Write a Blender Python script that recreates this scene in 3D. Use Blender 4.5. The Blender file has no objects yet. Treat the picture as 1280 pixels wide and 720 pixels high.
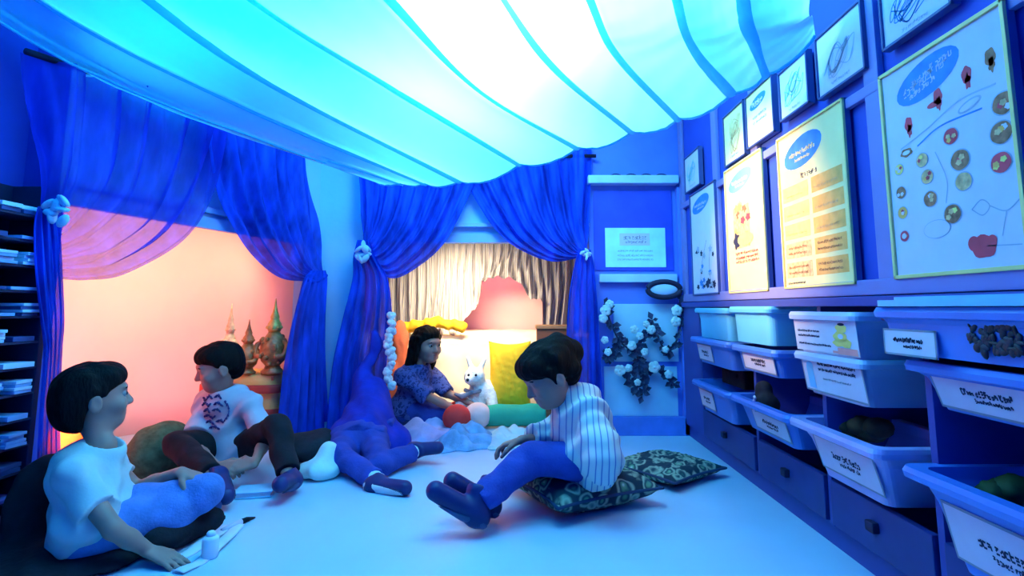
import bpy, bmesh, math, random
import numpy as np
from mathutils import Vector, Matrix
R = math.radians
random.seed(7)
S = bpy.context.scene
COL = S.collection
# ------------------------------------------------------------------ camera model (image taken as 1280x720)
FPX, CX, CY, PITCH, EYE = 700.0, 650.0, 299.0, R(7.0), 0.8
cp, sp = math.cos(PITCH), math.sin(PITCH)
def ray(px, py):
    a, b = (px-CX)/FPX, (CY-py)/FPX
    return Vector((a, cp-b*sp, sp+b*cp))
def at(px, py, Y):
    d = ray(px, py); return Vector((0, 0, EYE)) + d*(Y/d.y)
def flr(px, py, z=0.0):
    d = ray(px, py); return Vector((0, 0, EYE)) + d*((z-EYE)/d.z)
def onx(px, py, X):
    d = ray(px, py); return Vector((0, 0, EYE)) + d*(X/d.x)
def onwall(px, py, A, B):
    """where a sight line meets the vertical wall through A and B"""
    d = ray(px, py); n = Vector((B[1]-A[1], -(B[0]-A[0]), 0))
    t = n.dot(Vector((A[0], A[1], 0)))/n.dot(d)
    return Vector((0, 0, EYE)) + d*t
cam = bpy.data.cameras.new('camera'); camo = bpy.data.objects.new('camera', cam); COL.objects.link(camo)
cam.sensor_width = 36; cam.sensor_fit = 'HORIZONTAL'; cam.lens = FPX/1280*36
camo.location = (0, 0, EYE); camo.rotation_euler = (R(90)+PITCH, 0, 0)
cam.shift_x = -(CX-640)/1280; cam.shift_y = (CY-360)/1280*1.0
cam.clip_start = .02
S.camera = camo
# ------------------------------------------------------------------ materials
MATS = {}
def mat(name, col, rough=.6, spec=.3, var=.12, scale=8, bump=0., bscale=60, metal=0., emit=None, estr=0., trans=0., sheen=0., stretch=None):
    """procedural material: base colour broken up by noise, optional bump, emission, see-through share"""
    if name in MATS: return MATS[name]
    m = bpy.data.materials.new(name); m.use_nodes = True
    nt = m.node_tree; N = nt.nodes; L = nt.links
    p = N['Principled BSDF']; out = N['Material Output']
    p.inputs['Roughness'].default_value = rough; p.inputs['Metallic'].default_value = metal
    p.inputs['Specular IOR Level'].default_value = spec
    if sheen: p.inputs['Sheen Weight'].default_value = sheen
    tc = N.new('ShaderNodeTexCoord'); src = tc.outputs['Object']
    if stretch:
        mp = N.new('ShaderNodeMapping'); mp.inputs['Scale'].default_value = stretch
        L.new(src, mp.inputs['Vector']); src = mp.outputs['Vector']
    nz = N.new('ShaderNodeTexNoise'); nz.inputs['Scale'].default_value = scale; nz.inputs['Detail'].default_value = 4
    L.new(src, nz.inputs['Vector'])
    rp = N.new('ShaderNodeValToRGB')
    rp.color_ramp.elements[0].position = .3; rp.color_ramp.elements[1].position = .7
    rp.color_ramp.elements[0].color = [max(0, c*(1-var)) for c in col[:3]]+[1]
    rp.color_ramp.elements[1].color = [min(1, c*(1+var)) for c in col[:3]]+[1]
    L.new(nz.outputs['Fac'], rp.inputs['Fac']); L.new(rp.outputs['Color'], p.inputs['Base Color'])
    if bump:
        n2 = N.new('ShaderNodeTexNoise'); n2.inputs['Scale'].default_value = bscale; n2.inputs['Detail'].default_value = 3
        L.new(src, n2.inputs['Vector'])
        b = N.new('ShaderNodeBump'); b.inputs['Strength'].default_value = bump; b.inputs['Distance'].default_value = .01
        L.new(n2.outputs['Fac'], b.inputs['Height']); L.new(b.outputs['Normal'], p.inputs['Normal'])
    if emit:
        p.inputs['Emission Color'].default_value = (*emit, 1); p.inputs['Emission Strength'].default_value = estr
    if trans:
        t = N.new('ShaderNodeBsdfTransparent'); mx = N.new('ShaderNodeMixShader')
        t.inputs['Color'].default_value = (min(1, .35+col[0]), min(1, .35+col[1]), min(1, .35+col[2]), 1)
        mx.inputs['Fac'].default_value = trans
        L.new(p.outputs['BSDF'], mx.inputs[1]); L.new(t.outputs['BSDF'], mx.inputs[2]); L.new(mx.outputs['Shader'], out.inputs['Surface'])
    MATS[name] = m
    return m
def cloth_mat(name, col, through=.35, clear=0., var=.15, scale=10, bump=.3, stretch=(1, 1, 1), tcol=None):
    """thin fabric: diffuse + translucent (+ a share of gaps in a sheer weave)"""
    if name in MATS: return MATS[name]
    m = bpy.data.materials.new(name); m.use_nodes = True
    nt = m.node_tree; N = nt.nodes; L = nt.links
    N.remove(N['Principled BSDF']); out = N['Material Output']
    tc = N.new('ShaderNodeTexCoord'); mp = N.new('ShaderNodeMapping'); mp.inputs['Scale'].default_value = stretch
    L.new(tc.outputs['Object'], mp.inputs['Vector'])
    nz = N.new('ShaderNodeTexNoise'); nz.inputs['Scale'].default_value = scale; nz.inputs['Detail'].default_value = 5
    L.new(mp.outputs['Vector'], nz.inputs['Vector'])
    rp = N.new('ShaderNodeValToRGB')
    rp.color_ramp.elements[0].position = .3; rp.color_ramp.elements[1].position = .7
    rp.color_ramp.elements[0].color = [max(0, c*(1-var)) for c in col]+[1]
    rp.color_ramp.elements[1].color = [min(1, c*(1+var)) for c in col]+[1]
    L.new(nz.outputs['Fac'], rp.inputs['Fac'])
    b = N.new('ShaderNodeBump'); b.inputs['Strength'].default_value = bump; b.inputs['Distance'].default_value = .01
    L.new(nz.outputs['Fac'], b.inputs['Height'])
    d = N.new('ShaderNodeBsdfDiffuse'); t = N.new('ShaderNodeBsdfTranslucent')
    L.new(rp.outputs['Color'], d.inputs['Color'])
    if tcol: t.inputs['Color'].default_value = (*tcol, 1)
    else: L.new(rp.outputs['Color'], t.inputs['Color'])
    L.new(b.outputs['Normal'], d.inputs['Normal'])
    mx = N.new('ShaderNodeMixShader'); mx.inputs['Fac'].default_value = through
    L.new(d.outputs['BSDF'], mx.inputs[1]); L.new(t.outputs['BSDF'], mx.inputs[2])
    last = mx
    if clear:
        tr = N.new('ShaderNodeBsdfTransparent'); m2 = N.new('ShaderNodeMixShader'); m2.inputs['Fac'].default_value = clear
        L.new(mx.outputs['Shader'], m2.inputs[1]); L.new(tr.outputs['BSDF'], m2.inputs[2]); last = m2
    L.new(last.outputs['Shader'], out.inputs['Surface'])
    MATS[name] = m
    return m
def pattern_mat(name, cols, scale, rough=.8, kind='voronoi', stretch=(1, 1, 1), bump=.2):
    """printed fabric: cells or waves of several flat colours"""
    if name in MATS: return MATS[name]
    m = bpy.data.materials.new(name); m.use_nodes = True
    nt = m.node_tree; N = nt.nodes; L = nt.links; p = N['Principled BSDF']; p.inputs['Roughness'].default_value = rough
    p.inputs['Specular IOR Level'].default_value = .15
    tc = N.new('ShaderNodeTexCoord'); mp = N.new('ShaderNodeMapping'); mp.inputs['Scale'].default_value = stretch
    L.new(tc.outputs['Object'], mp.inputs['Vector'])
    nz = N.new('ShaderNodeTexNoise'); nz.inputs['Scale'].default_value = scale*.6
    L.new(mp.outputs['Vector'], nz.inputs['Vector'])
    add = N.new('ShaderNodeVectorMath'); add.operation = 'MULTIPLY_ADD'
    add.inputs[1].default_value = (.06, .06, .06)
    L.new(nz.outputs['Color'], add.inputs[0]); L.new(mp.outputs['Vector'], add.inputs[2])
    if kind == 'voronoi':
        v = N.new('ShaderNodeTexVoronoi'); v.inputs['Scale'].default_value = scale; o = v.outputs['Distance']
    else:
        v = N.new('ShaderNodeTexWave'); v.inputs['Scale'].default_value = scale; v.inputs['Distortion'].default_value = 1.5; o = v.outputs['Fac']
    L.new(add.outputs[0], v.inputs['Vector'])
    rp = N.new('ShaderNodeValToRGB'); cr = rp.color_ramp; cr.interpolation = 'EASE'
    n = len(cols)
    while len(cr.elements) < n: cr.elements.new(.5)
    for i, c in enumerate(cols):
        cr.elements[i].position = (i+.2)/n*(.75 if kind == 'voronoi' else 1); cr.elements[i].color = (*c, 1)
    L.new(o, rp.inputs['Fac']); L.new(rp.outputs['Color'], p.inputs['Base Color'])
    b = N.new('ShaderNodeBump'); b.inputs['Strength'].default_value = bump; b.inputs['Distance'].default_value = .01
    L.new(o, b.inputs['Height']); L.new(b.outputs['Normal'], p.inputs['Normal'])
    MATS[name] = m
    return m
# ------------------------------------------------------------------ mesh building
class MB:
    """collects shapes in world space and links them as ONE mesh object"""
    def __init__(s): s.v = []; s.f = []; s.mi = []; s.sm = []
    def add(s, vs, fs, mi=0, smooth=False):
        o = len(s.v); s.v += [tuple(v) for v in vs]
        for f in fs: s.f.append([i+o for i in f]); s.mi.append(mi); s.sm.append(smooth)
        return s
    def box(s, a, b, mi=0, bev=.0, M=None):
        x0, x1 = sorted((a[0], b[0])); y0, y1 = sorted((a[1], b[1])); z0, z1 = sorted((a[2], b[2]))
        bm = bmesh.new(); bmesh.ops.create_cube(bm, size=1)
        for v in bm.verts: v.co = Vector(((x0+x1)/2+v.co.x*(x1-x0), (y0+y1)/2+v.co.y*(y1-y0), (z0+z1)/2+v.co.z*(z1-z0)))
        if bev: bmesh.ops.bevel(bm, geom=bm.edges[:], offset=min(bev, .45*min(x1-x0, y1-y0, z1-z0)), segments=2, affect='EDGES', profile=.7)
        return s.bm(bm, mi, M)
    def bm(s, bm, mi=0, M=None, smooth=False):
        bm.verts.index_update()
        vs = [(M @ v.co if M else v.co.copy()) for v in bm.verts]; fs = [[v.index for v in f.verts] for f in bm.faces]
        bm.free(); return s.add(vs, fs, mi, smooth)
    def ball(s, c, r, mi=0, u=20, v=12, M=None):
        r = (r, r, r) if not hasattr(r, '__len__') else r
        bm = bmesh.new(); bmesh.ops.create_uvsphere(bm, u_segments=u, v_segments=v, radius=1)
        for w in bm.verts: w.co = Vector((w.co.x*r[0], w.co.y*r[1], w.co.z*r[2]))
        if M:
            for w in bm.verts: w.co = M @ w.co
        for w in bm.verts: w.co += Vector(c)
        return s.bm(bm, mi, None, True)
    def tube(s, pts, r, n=10, mi=0, cap=True):
        pts = [Vector(p) for p in pts]; k = len(pts); rs = r if hasattr(r, '__len__') else [r]*k
        vs = []; up = Vector((0, 0, 1))
        for i, p in enumerate(pts):
            t = (pts[min(i+1, k-1)]-pts[max(i-1, 0)]).normalized()
            a = t.cross(up)
            if a.length < .05: a = t.cross(Vector((1, 0, 0)))
            a.normalize(); b = a.cross(t)
            for j in range(n):
                q = 2*math.pi*j/n; vs.append(p+(a*math.cos(q)+b*math.sin(q))*rs[i])
        fs = [[i*n+j, i*n+(j+1) % n, (i+1)*n+(j+1) % n, (i+1)*n+j] for i in range(k-1) for j in range(n)]
        if cap: fs += [list(range(n))[::-1], [(k-1)*n+j for j in range(n)]]
        return s.add(vs, fs, mi, True)
    def lathe(s, c, prof, n=24, mi=0, axis=None):
        """prof: (radius, height) pairs from bottom to top"""
        q = Vector((0, 0, 1)).rotation_difference(Vector(axis)) if axis else None
        vs = []
        for r, h in prof:
            for j in range(n):
                w = Vector((r*math.cos(2*math.pi*j/n), r*math.sin(2*math.pi*j/n), h))
                vs.append(Vector(c)+(q @ w if q else w))
        k = len(prof)
        fs = [[i*n+j, i*n+(j+1) % n, (i+1)*n+(j+1) % n, (i+1)*n+j] for i in range(k-1) for j in range(n)]
        fs += [list(range(n))[::-1], [(k-1)*n+j for j in range(n)]]
        return s.add(vs, fs, mi, True)
    def prism(s, poly, o, ex, ey, ez, h, mi=0):
        """a 2-D outline extruded: o + x*ex + y*ey, thickness h along ez"""
        o, ex, ey, ez = Vector(o), Vector(ex), Vector(ey), Vector(ez); n = len(poly)
        vs = [o+ex*x+ey*y for x, y in poly]+[o+ex*x+ey*y+ez*h for x, y in poly]
        fs = [list(range(n))[::-1], [n+i for i in range(n)]]+[[i, (i+1) % n, n+(i+1) % n, n+i] for i in range(n)]
        return s.add(vs, fs, mi)
    def grid(s, fn, nu, nv, mi=0, closed=False):
        vs = [fn(i/nu, j/nv) for i in range(nu+1) for j in range(nv+1)]
        fs = [[i*(nv+1)+j, (i+1)*(nv+1)+j, (i+1)*(nv+1)+j+1, i*(nv+1)+j+1] for i in range(nu) for j in range(nv)]
        return s.add(vs, fs, mi, True)
    def build(s, name, mats, parent=None, thick=0., fix=False, sub=0):
        me = bpy.data.meshes.new(name)
        org = ORG.get(parent, Vector((0, 0, 0))) if parent else Vector((0, 0, 0))
        if parent is None and s.v:
            a = np.array([tuple(v) for v in s.v]); org = Vector(((a[:, 0].min()+a[:, 0].max())/2, (a[:, 1].min()+a[:, 1].max())/2, a[:, 2].min()))
        me.from_pydata([(v[0]-org.x, v[1]-org.y, v[2]-org.z) for v in s.v], [], s.f)
        for m in (mats if isinstance(mats, (list, tuple)) else [mats]): me.materials.append(m)
        me.polygons.foreach_set('material_index', s.mi); me.polygons.foreach_set('use_smooth', s.sm)
        if fix:
            bm = bmesh.new(); bm.from_mesh(me); bmesh.ops.recalc_face_normals(bm, faces=bm.faces[:]); bm.to_mesh(me); bm.free()
        me.update()
        o = bpy.data.objects.new(name, me); COL.objects.link(o)
        if parent: o.parent = parent
        else: o.location = org
        ORG[o] = org
        if thick:
            q = o.modifiers.new('solid', 'SOLIDIFY'); q.thickness = thick; q.offset = 0
        if sub:
            q = o.modifiers.new('sub', 'SUBSURF'); q.levels = sub; q.render_levels = sub
        return o
ORG = {}
def thing(name, label, cat, loc=(0, 0, 0), group=None):
    o = bpy.data.objects.new(name, None); COL.objects.link(o); o.location = loc; o.empty_display_size = .05
    ORG[o] = Vector(loc); return tag(o, label, cat, group)
def tag(o, label, cat, group=None, kind=None):
    o['label'] = label; o['category'] = cat
    if group: o['group'] = group
    if kind: o['kind'] = kind
    return o
def struct(o, label=None, cat=None):
    o['kind'] = 'structure'
    if label: o['label'] = label
    if cat: o['category'] = cat
    return o
def bez(p, n):
    """points of a smooth Catmull-Rom curve through p"""
    p = [Vector(q) for q in p]; P = [p[0]*2-p[1]]+p+[p[-1]*2-p[-2]]; out = []
    for i in range(n+1):
        t = i/n*(len(p)-1); k = min(int(t), len(p)-2); t -= k
        a, b, c, d = P[k:k+4]
        out.append(.5*((2*b)+(c-a)*t+(2*a-5*b+4*c-d)*t*t+(3*b-a-3*c+d)*t**3))
    return out
def wob(x, y=0., z=0.):
    return (math.sin(3.1*x+1.7*y+.3)+math.sin(5.3*y-2.1*z+1.1*x+1.9)+math.sin(7.7*z+4.1*x+2.7*y+.7))/3
# ------------------------------------------------------------------ signed-distance modelling for soft bodies
class SDF:
    def __init__(s, lo, hi, h):
        s.lo = np.array(lo, float); s.h = h; s.n = np.ceil((np.array(hi)-s.lo)/h).astype(int)+1
        s.F = np.full(s.n, .06, np.float32)
    def _sl(s, lo, hi):
        a = np.clip(np.floor((lo-s.lo)/s.h).astype(int), 0, s.n); b = np.clip(np.ceil((hi-s.lo)/s.h).astype(int)+1, 0, s.n)
        ax = [s.lo[i]+s.h*np.arange(a[i], b[i]) for i in range(3)]
        X, Y, Z = np.meshgrid(*ax, indexing='ij', sparse=False)
        return tuple(slice(a[i], b[i]) for i in range(3)), np.stack([X, Y, Z], -1).astype(np.float32)
    def _put(s, sl, d, k, sub=False):
        f = s.F[sl]
        if f.size == 0: return s
        if sub:
            d = -d; h = np.maximum(k-np.abs(f-d), 0)/max(k, 1e-6); s.F[sl] = np.maximum(f, d)+h*h*k/4
        else:
            h = np.maximum(k-np.abs(f-d), 0)/max(k, 1e-6); s.F[sl] = np.minimum(f, d)-h*h*k/4
        return s
    def cap(s, a, b, ra, rb, k=.015, cut=None, sub=False, fold=None, flat=None):
        """tapered capsule a-b; cut: list of (point, normal) half-spaces removed; flat: (axis, factor) squash"""
        a = np.array(a, np.float32); b = np.array(b, np.float32); m = max(ra, rb)*(1 if not flat else 1)+k+.03
        sl, P = s._sl(np.minimum(a, b)-m, np.maximum(a, b)+m)
        ab = b-a; L = max(float(ab @ ab), 1e-9); q = P-a
        t = np.clip((q @ ab)/L, 0, 1); w = q-t[..., None]*ab
        if flat:
            ax = np.array(flat[0], np.float32); ax /= np.linalg.norm(ax)
            c = w @ ax; w = w+(c*(1/flat[1]-1))[..., None]*ax
        d = np.linalg.norm(w, axis=-1)-(ra+(rb-ra)*t)
        if flat: d *= (flat[1] if flat[1] < 1 else 1)
        if fold is not None: d = d+fold(P)
        for c in cut or []:
            nn = np.array(c[1], np.float32); nn /= np.linalg.norm(nn); d = np.maximum(d, (P-np.array(c[0], np.float32)) @ nn)
        return s._put(sl, d, k, sub)
    def ell(s, c, r, B=None, k=.015, sub=False, fold=None, cut=None):
        """ellipsoid with radii r along the rows of basis B"""
        c = np.array(c, np.float32); r = np.array(r, np.float32); m = r.max()+k+.03
        sl, P = s._sl(c-m, c+m); q = P-c
        if B is not None: q = q @ np.array(B, np.float32).T
        k0 = np.linalg.norm(q/r, axis=-1); k1 = np.linalg.norm(q/(r*r), axis=-1)
        d = k0*(k0-1)/np.maximum(k1, 1e-6); d = np.where(k0 < 1e-4, -r.min(), d)
        if fold is not None: d = d+fold(P)
        for cc in cut or []:
            nn = np.array(cc[1], np.float32); nn /= np.linalg.norm(nn); d = np.maximum(d, (P-np.array(cc[0], np.float32)) @ nn)
        return s._put(sl, d, k, sub)
    def half(s, p, n):
        """remove everything on the n side of point p"""
        sl, P = s._sl(s.lo, s.lo+s.h*s.n); nn = np.array(n, np.float32); nn /= np.linalg.norm(nn)
        s.F = np.maximum(s.F, ((P-np.array(p, np.float32)) @ nn)[:s.n[0], :s.n[1], :s.n[2]]); return s
    def fold(s, fn):
        sl, P = s._sl(s.lo, s.lo+s.h*s.n); s.F = s.F+fn(P)[:s.n[0], :s.n[1], :s.n[2]].astype(np.float32); return s
    def mesh(s):
        """naive surface nets"""
        F = s.F; n = F.shape
        I = F < 0
        C = [(i, j, k) for i in (0, 1) for j in (0, 1) for k in (0, 1)]
        sub = lambda A, o: A[o[0]:n[0]-1+o[0], o[1]:n[1]-1+o[1], o[2]:n[2]-1+o[2]]
        cnt = sum(sub(I, c).astype(np.int8) for c in C)
        act = (cnt > 0) & (cnt < 8); idx = np.argwhere(act)
        if len(idx) == 0: return [], []
        vid = np.full(act.shape, -1, np.int64); vid[act] = np.arange(len(idx))
        val = {c: F[idx[:, 0]+c[0], idx[:, 1]+c[1], idx[:, 2]+c[2]] for c in C}
        acc = np.zeros((len(idx), 3)); w = np.zeros(len(idx))
        for a in C:
            for ax in range(3):
                if a[ax]: continue
                b = list(a); b[ax] = 1; b = tuple(b)
                fa, fb = val[a], val[b]; cr = (fa < 0) != (fb < 0)
                t = np.where(cr, fa/np.where(cr, fa-fb, 1), 0)
                p = np.tile(np.array(a, float), (len(idx), 1)); p[:, ax] = t
                acc += p*cr[:, None]; w += cr
        V = s.lo+(idx+acc/np.maximum(w, 1)[:, None])*s.h
        faces = []
        for ax in range(3):
            u, v = (ax+1) % 3, (ax+2) % 3
            sa = [slice(1, n[d]-1) for d in range(3)]; sb = list(sa)
            sa[ax] = slice(0, n[ax]-1); sb[ax] = slice(1, n[ax])
            A, B = I[tuple(sa)], I[tuple(sb)]
            off = np.array([1, 1, 1]); off[ax] = 0
            for flip, M in ((False, A & ~B), (True, ~A & B)):
                e = np.argwhere(M)+off
                if len(e) == 0: continue
                q = []
                for du, dv in ((-1, -1), (0, -1), (0, 0), (-1, 0)):
                    g = e.copy(); g[:, u] += du; g[:, v] += dv; q.append(vid[g[:, 0], g[:, 1], g[:, 2]])
                q = np.stack(q, 1)
                if flip: q = q[:, ::-1]
                faces.append(q[(q >= 0).all(1)])
        return V, np.concatenate(faces)
    def build(s, name, m, parent=None, smooth=2):
        V, Fc = s.mesh()
        if len(V) == 0: raise ValueError('empty sdf '+name)
        org = np.array(ORG[parent]) if parent else np.array([(V[:, 0].min()+V[:, 0].max())/2, (V[:, 1].min()+V[:, 1].max())/2, V[:, 2].min()])
        me = bpy.data.meshes.new(name); me.from_pydata((V-org).tolist(), [], Fc.tolist())
        me.polygons.foreach_set('use_smooth', [True]*len(me.polygons))
        for q in (m if isinstance(m, (list, tuple)) else [m]): me.materials.append(q)
        me.update()
        o = bpy.data.objects.new(name, me); COL.objects.link(o); ORG[o] = Vector(org)
        if parent: o.parent = parent
        else: o.location = org
        if smooth:
            q = o.modifiers.new('smooth', 'SMOOTH'); q.factor = .5; q.iterations = smooth
        return o
def folds(amp, d1, f1, d2=(0, 0, 1), f2=17., ph=0.):
    """soft cloth creases: waves along d1 bent along d2"""
    d1 = np.array(d1, np.float32); d2 = np.array(d2, np.float32)
    def fn(P):
        a = P @ d1; b = P @ d2
        return amp*(np.sin(a*f1+ph+1.6*np.sin(b*f2+ph))+.5*np.sin(a*f1*1.9+2.1*np.sin(b*f2*1.3+1)+ph*2))
    return fn
# ------------------------------------------------------------------ palette
wall_m = mat('painted_wall', (.28, .55, .85), .7, var=.05, scale=4, bump=.1, bscale=40)
blue_wall = mat('blue_paint', (.03, .07, .5), .65, var=.08, scale=5)
ceil_m = mat('ceiling_paint', (.6, .65, .8), .8, var=.04)
floor_m = mat('pale_vinyl', (.45, .62, .82), .38, spec=.4, var=.05, scale=3, bump=.05, bscale=120)
alcove_m = mat('alcove_lining', (.9, .68, .6), .85, var=.04, scale=3)
canopy_m = cloth_mat('canopy_voile', (.12, .6, .85), through=.78, var=.05, scale=30, bump=.15, tcol=(.8, .93, .97))
seam_m = cloth_mat('canopy_double_hem', (.10, .52, .85), through=.45, var=.05, scale=30, bump=.1)
curt_m = cloth_mat('blue_voile', (.015, .075, .78), through=.3, clear=.06, var=.5, scale=14, bump=.25, stretch=(1, 1, .25))
sheer_m = cloth_mat('sheer_blue_voile', (.03, .06, .7), through=.4, clear=.3, var=.3, scale=14, bump=.2, stretch=(1, 1, .25))
silver_m = pattern_mat('silver_lame', [(.22, .22, .30), (.62, .58, .50), (.78, .74, .62), (.42, .42, .50)], 3.0, rough=.5, kind='wave', stretch=(6, 6, .6))
tub_m = mat('pale_plastic', (.07, .2, .68), .35, spec=.5, var=.04)
tubw_m = mat('white_plastic', (.5, .52, .74), .35, spec=.5, var=.04)
clear_m = mat('cloudy_clear_plastic', (.45, .6, .9), .2, spec=.5, var=.05, trans=.35)
lid_m = mat('cyan_lid_plastic', (.12, .5, .8), .3, spec=.5, var=.05)
unit_m = mat('blue_laminate', (.04, .06, .32), .5, var=.06, scale=12)
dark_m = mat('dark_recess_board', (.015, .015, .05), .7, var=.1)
paper_m = mat('white_paper', (.62, .57, .72), .8, var=.03, scale=20)
ink_m = mat('dark_ink', (.03, .03, .08), .8, var=.1)
black_m = mat('black_fabric', (.012, .012, .02), .9, var=.3, scale=30, bump=.3)
# ------------------------------------------------------------------ the room
YB = 3.75; XR = 1.08; A = (-1.80, 2.15); B = (-1.37, 3.72); HC = 2.45
AE = Vector((B[0]-A[0], B[1]-A[1], 0)); AL = AE.length; AE.normalize(); AN = Vector((AE.y, -AE.x, 0))   # AN points into the room
def wl(s, z, n=0.): return Vector((A[0], A[1], 0))+AE*s+AN*n+Vector((0, 0, z))
o = MB().box((-3.3, -1.7, -.05), (2.0, 5.4, 0)).build('floor', floor_m); struct(o)
o = MB().box((-2.1, -1.7, HC), (1.6, 5.2, HC+.06)).build('ceiling', ceil_m); struct(o)
HZ = at(585, 303, YB).z              # underside of the back alcove's header
X0, X1 = at(450, 420, YB).x, at(738, 420, YB).x
m = MB(); m.box((-1.5, YB, 0), (X0, YB+.09, HC)); m.box((X0, YB, HZ), (X1, YB+.09, HC)); m.box((X1, YB, 0), (1.5, YB+.09, HC))
struct(m.build('wall_back', wall_m))
m = MB(); m.box((-1.98, -1.7, 0), (-1.9, 2.15, HC)); m.box((-1.98, 2.1, 0), (-1.8, 2.18, HC))
struct(m.build('wall_left', blue_wall))
def slab(s0, s1, z0, z1, n0, n1):
    vs = [wl(s, z, n) for z in (z0, z1) for s, n in ((s0, n0), (s1, n0), (s1, n1), (s0, n1))]
    return vs, [[0, 3, 2, 1], [4, 5, 6, 7], [0, 1, 5, 4], [1, 2, 6, 5], [2, 3, 7, 6], [3, 0, 4, 7]]
LHZ = onwall(340, 296, A, B).z
m = MB(); m.add(*slab(0, AL+.05, LHZ, HC, -.06, 0)); m.add(*slab(AL-.12, AL+.05, 0, LHZ, -.06, 0))
struct(m.build('wall_left_oblique', wall_m))
m = MB(); m.add(*slab(.02, AL-.02, LHZ-.02, LHZ+.035, -.005, .03)); m.add(*slab(.02, AL-.02, LHZ+.06, LHZ+.09, -.005, .03))
struct(m.build('trim_1', mat('trim_blue', (.25, .4, .8), .5)))
struct(MB().box((-2.0, -1.78, 0), (1.6, -1.7, HC)).build('wall_front', wall_m))
struct(MB().box((1.46, -1.7, 0), (1.54, YB+.05, HC)).build('wall_right', blue_wall))
# curved lining of the left alcove and box of the back alcove
def arc(u):
    a = math.pi*u; k = .55
    cx = math.copysign(abs(math.cos(a))**k, math.cos(a)); sy = abs(math.sin(a))**k
    return wl(AL/2-cx*(AL/2-.02), 0, -.07-1.05*sy)
m = MB(); m.grid(lambda u, v: arc(u)+Vector((0, 0, v*1.75)), 64, 8)
struct(m.build('wall_alcove_left', alcove_m, thick=.02))
m = MB(); pts = [arc(i/40) for i in range(41)]
m.add([p+Vector((0, 0, 1.75)) for p in pts], [list(range(41))]); struct(m.build('ceiling_alcove_left', alcove_m, thick=.02))
YA = 4.95
m = MB(); m.box((X0-.35, YA, 0), (X1+.25, YA+.05, 1.8)); m.box((X0-.38, YB+.09, 0), (X0-.33, YA+.05, 1.8)); m.box((X1+.2, YB+.09, 0), (X1+.25, YA+.05, 1.8))
struct(m.build('wall_alcove_back', mat('pink_lining', (.9, .55, .55), .85, var=.05, scale=3)))
struct(MB().box((X0-.38, YB+.09, 1.78), (X1+.25, YA+.05, 1.83)).build('ceiling_alcove_back', alcove_m))
m = MB(); m.box((X0, YB-.035, HZ-.005), (X1, YB, HZ+.05)); m.box((X0, YB-.05, HZ+.10), (X1, YB, HZ+.125)); struct(m.build('trim_2', MATS['trim_blue']))
struct(MB().box((X0+.02, YB-.03, 0), (X0-.25, YB, .07), bev=.005).build('baseboard_back', MATS['trim_blue']))
# ------------------------------------------------------------------ canopy
SE = [  # pleat lines of the ceiling drape: (px, py, depth) at picture top, middle, hem
 ((0, 30, 1.80), (200, 128, 2.27), (470, 227, 3.20)), ((0, 10, 1.84), (250, 140, 2.48), (503, 229, 3.25)),
 ((52, 0, 1.95), (300, 130, 2.62), (532, 229, 3.25)), ((190, 0, 2.02), (350, 110, 2.62), (575, 226, 3.22)),
 ((318, 0, 2.10), (481, 103, 2.62), (650, 205, 3.05)), ((490, 0, 2.15), (600, 112, 2.55), (722, 184, 2.85)),
 ((632, 0, 2.10), (696, 86, 2.40), (790, 164, 2.62)), ((739, 0, 2.02), (773, 69, 2.22), (848, 148, 2.40)),
 ((847, 0, 1.92), (868, 60, 2.06), (915, 116, 2.16)), ((929, 0, 1.82), (943, 52, 1.93), (958, 93, 2.0)),
 ((1012, 0, 1.72), (1016, 22, 1.76), (1019, 44, 1.80))]
seams = []
for i, s in enumerate(SE):
    p = [at(*q) for q in s]
    if i == 0:
        p[0] = at(0, 28, 1.80)
    d = (p[0]-p[1]).normalized()
    a = p[0]+Vector((d.x*.45, -.55, min(.16, 2.2-p[0].z))); a.x = max(-1.8, min(a.x, .98))
    b = Vector((a.x*.92, .35, 2.3))
    seams.append([b, a]+p)
curves = [bez(s, 44) for s in seams]
def canopy_pt(u, v, dz=0.):
    n = len(curves)-1; x = u*n; i = min(int(x), n-1); f = x-i; t = v*44; j = min(int(t), 43); g = t-j
    P = [curves[max(0, min(n, k))] for k in (i-1, i, i+1, i+2)]
    q = [c[j].lerp(c[j+1], g) for c in P]
    a, b, c, d = q
    r = .5*((2*b)+(c-a)*f+(2*a-5*b+4*c-d)*f*f+(3*b-a-3*c+d)*f**3)
    w = (c-b).length
    r.z -= .055*w*math.sin(math.pi*f)**.8*2
    return r+Vector((0, 0, dz+.004*wob(9*u*n, 14*v)))
cn = thing('fabric_canopy', 'pale pleated voile canopy sagging across the ceiling, lit from above', 'canopy', (0, 1.8, 1.6))
m = MB(); m.grid(lambda u, v: canopy_pt(u, v), 110, 60); m.build('voile', canopy_m, cn)
for i in range(1, 10):
    c = curves[i]; L, Rr = curves[i-1], curves[i+1]
    def band(u, v, c=c, L=L, Rr=Rr):
        t = v*44; j = min(int(t), 43); g = t-j; p = c[j].lerp(c[j+1], g); d = (Rr[j]-L[j]).normalized()
        hw = (.026 if i > 2 else .014)*(.75+.35*wob(3*v+i))
        q = p+d*hw*(2*u-1); q.z -= .012+.006*(1-(2*u-1)**2); return q
    m = MB(); m.grid(band, 4, 50); m.build('pleat_band', seam_m, cn)
m = MB(); m.tube([canopy_pt(k/80, 1) for k in range(81)], .006, 8); m.build('hem', seam_m, cn)
m = MB(); m.tube([canopy_pt(0, k/60) for k in range(61)], .006, 8); m.build('hem', seam_m, cn)
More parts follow.
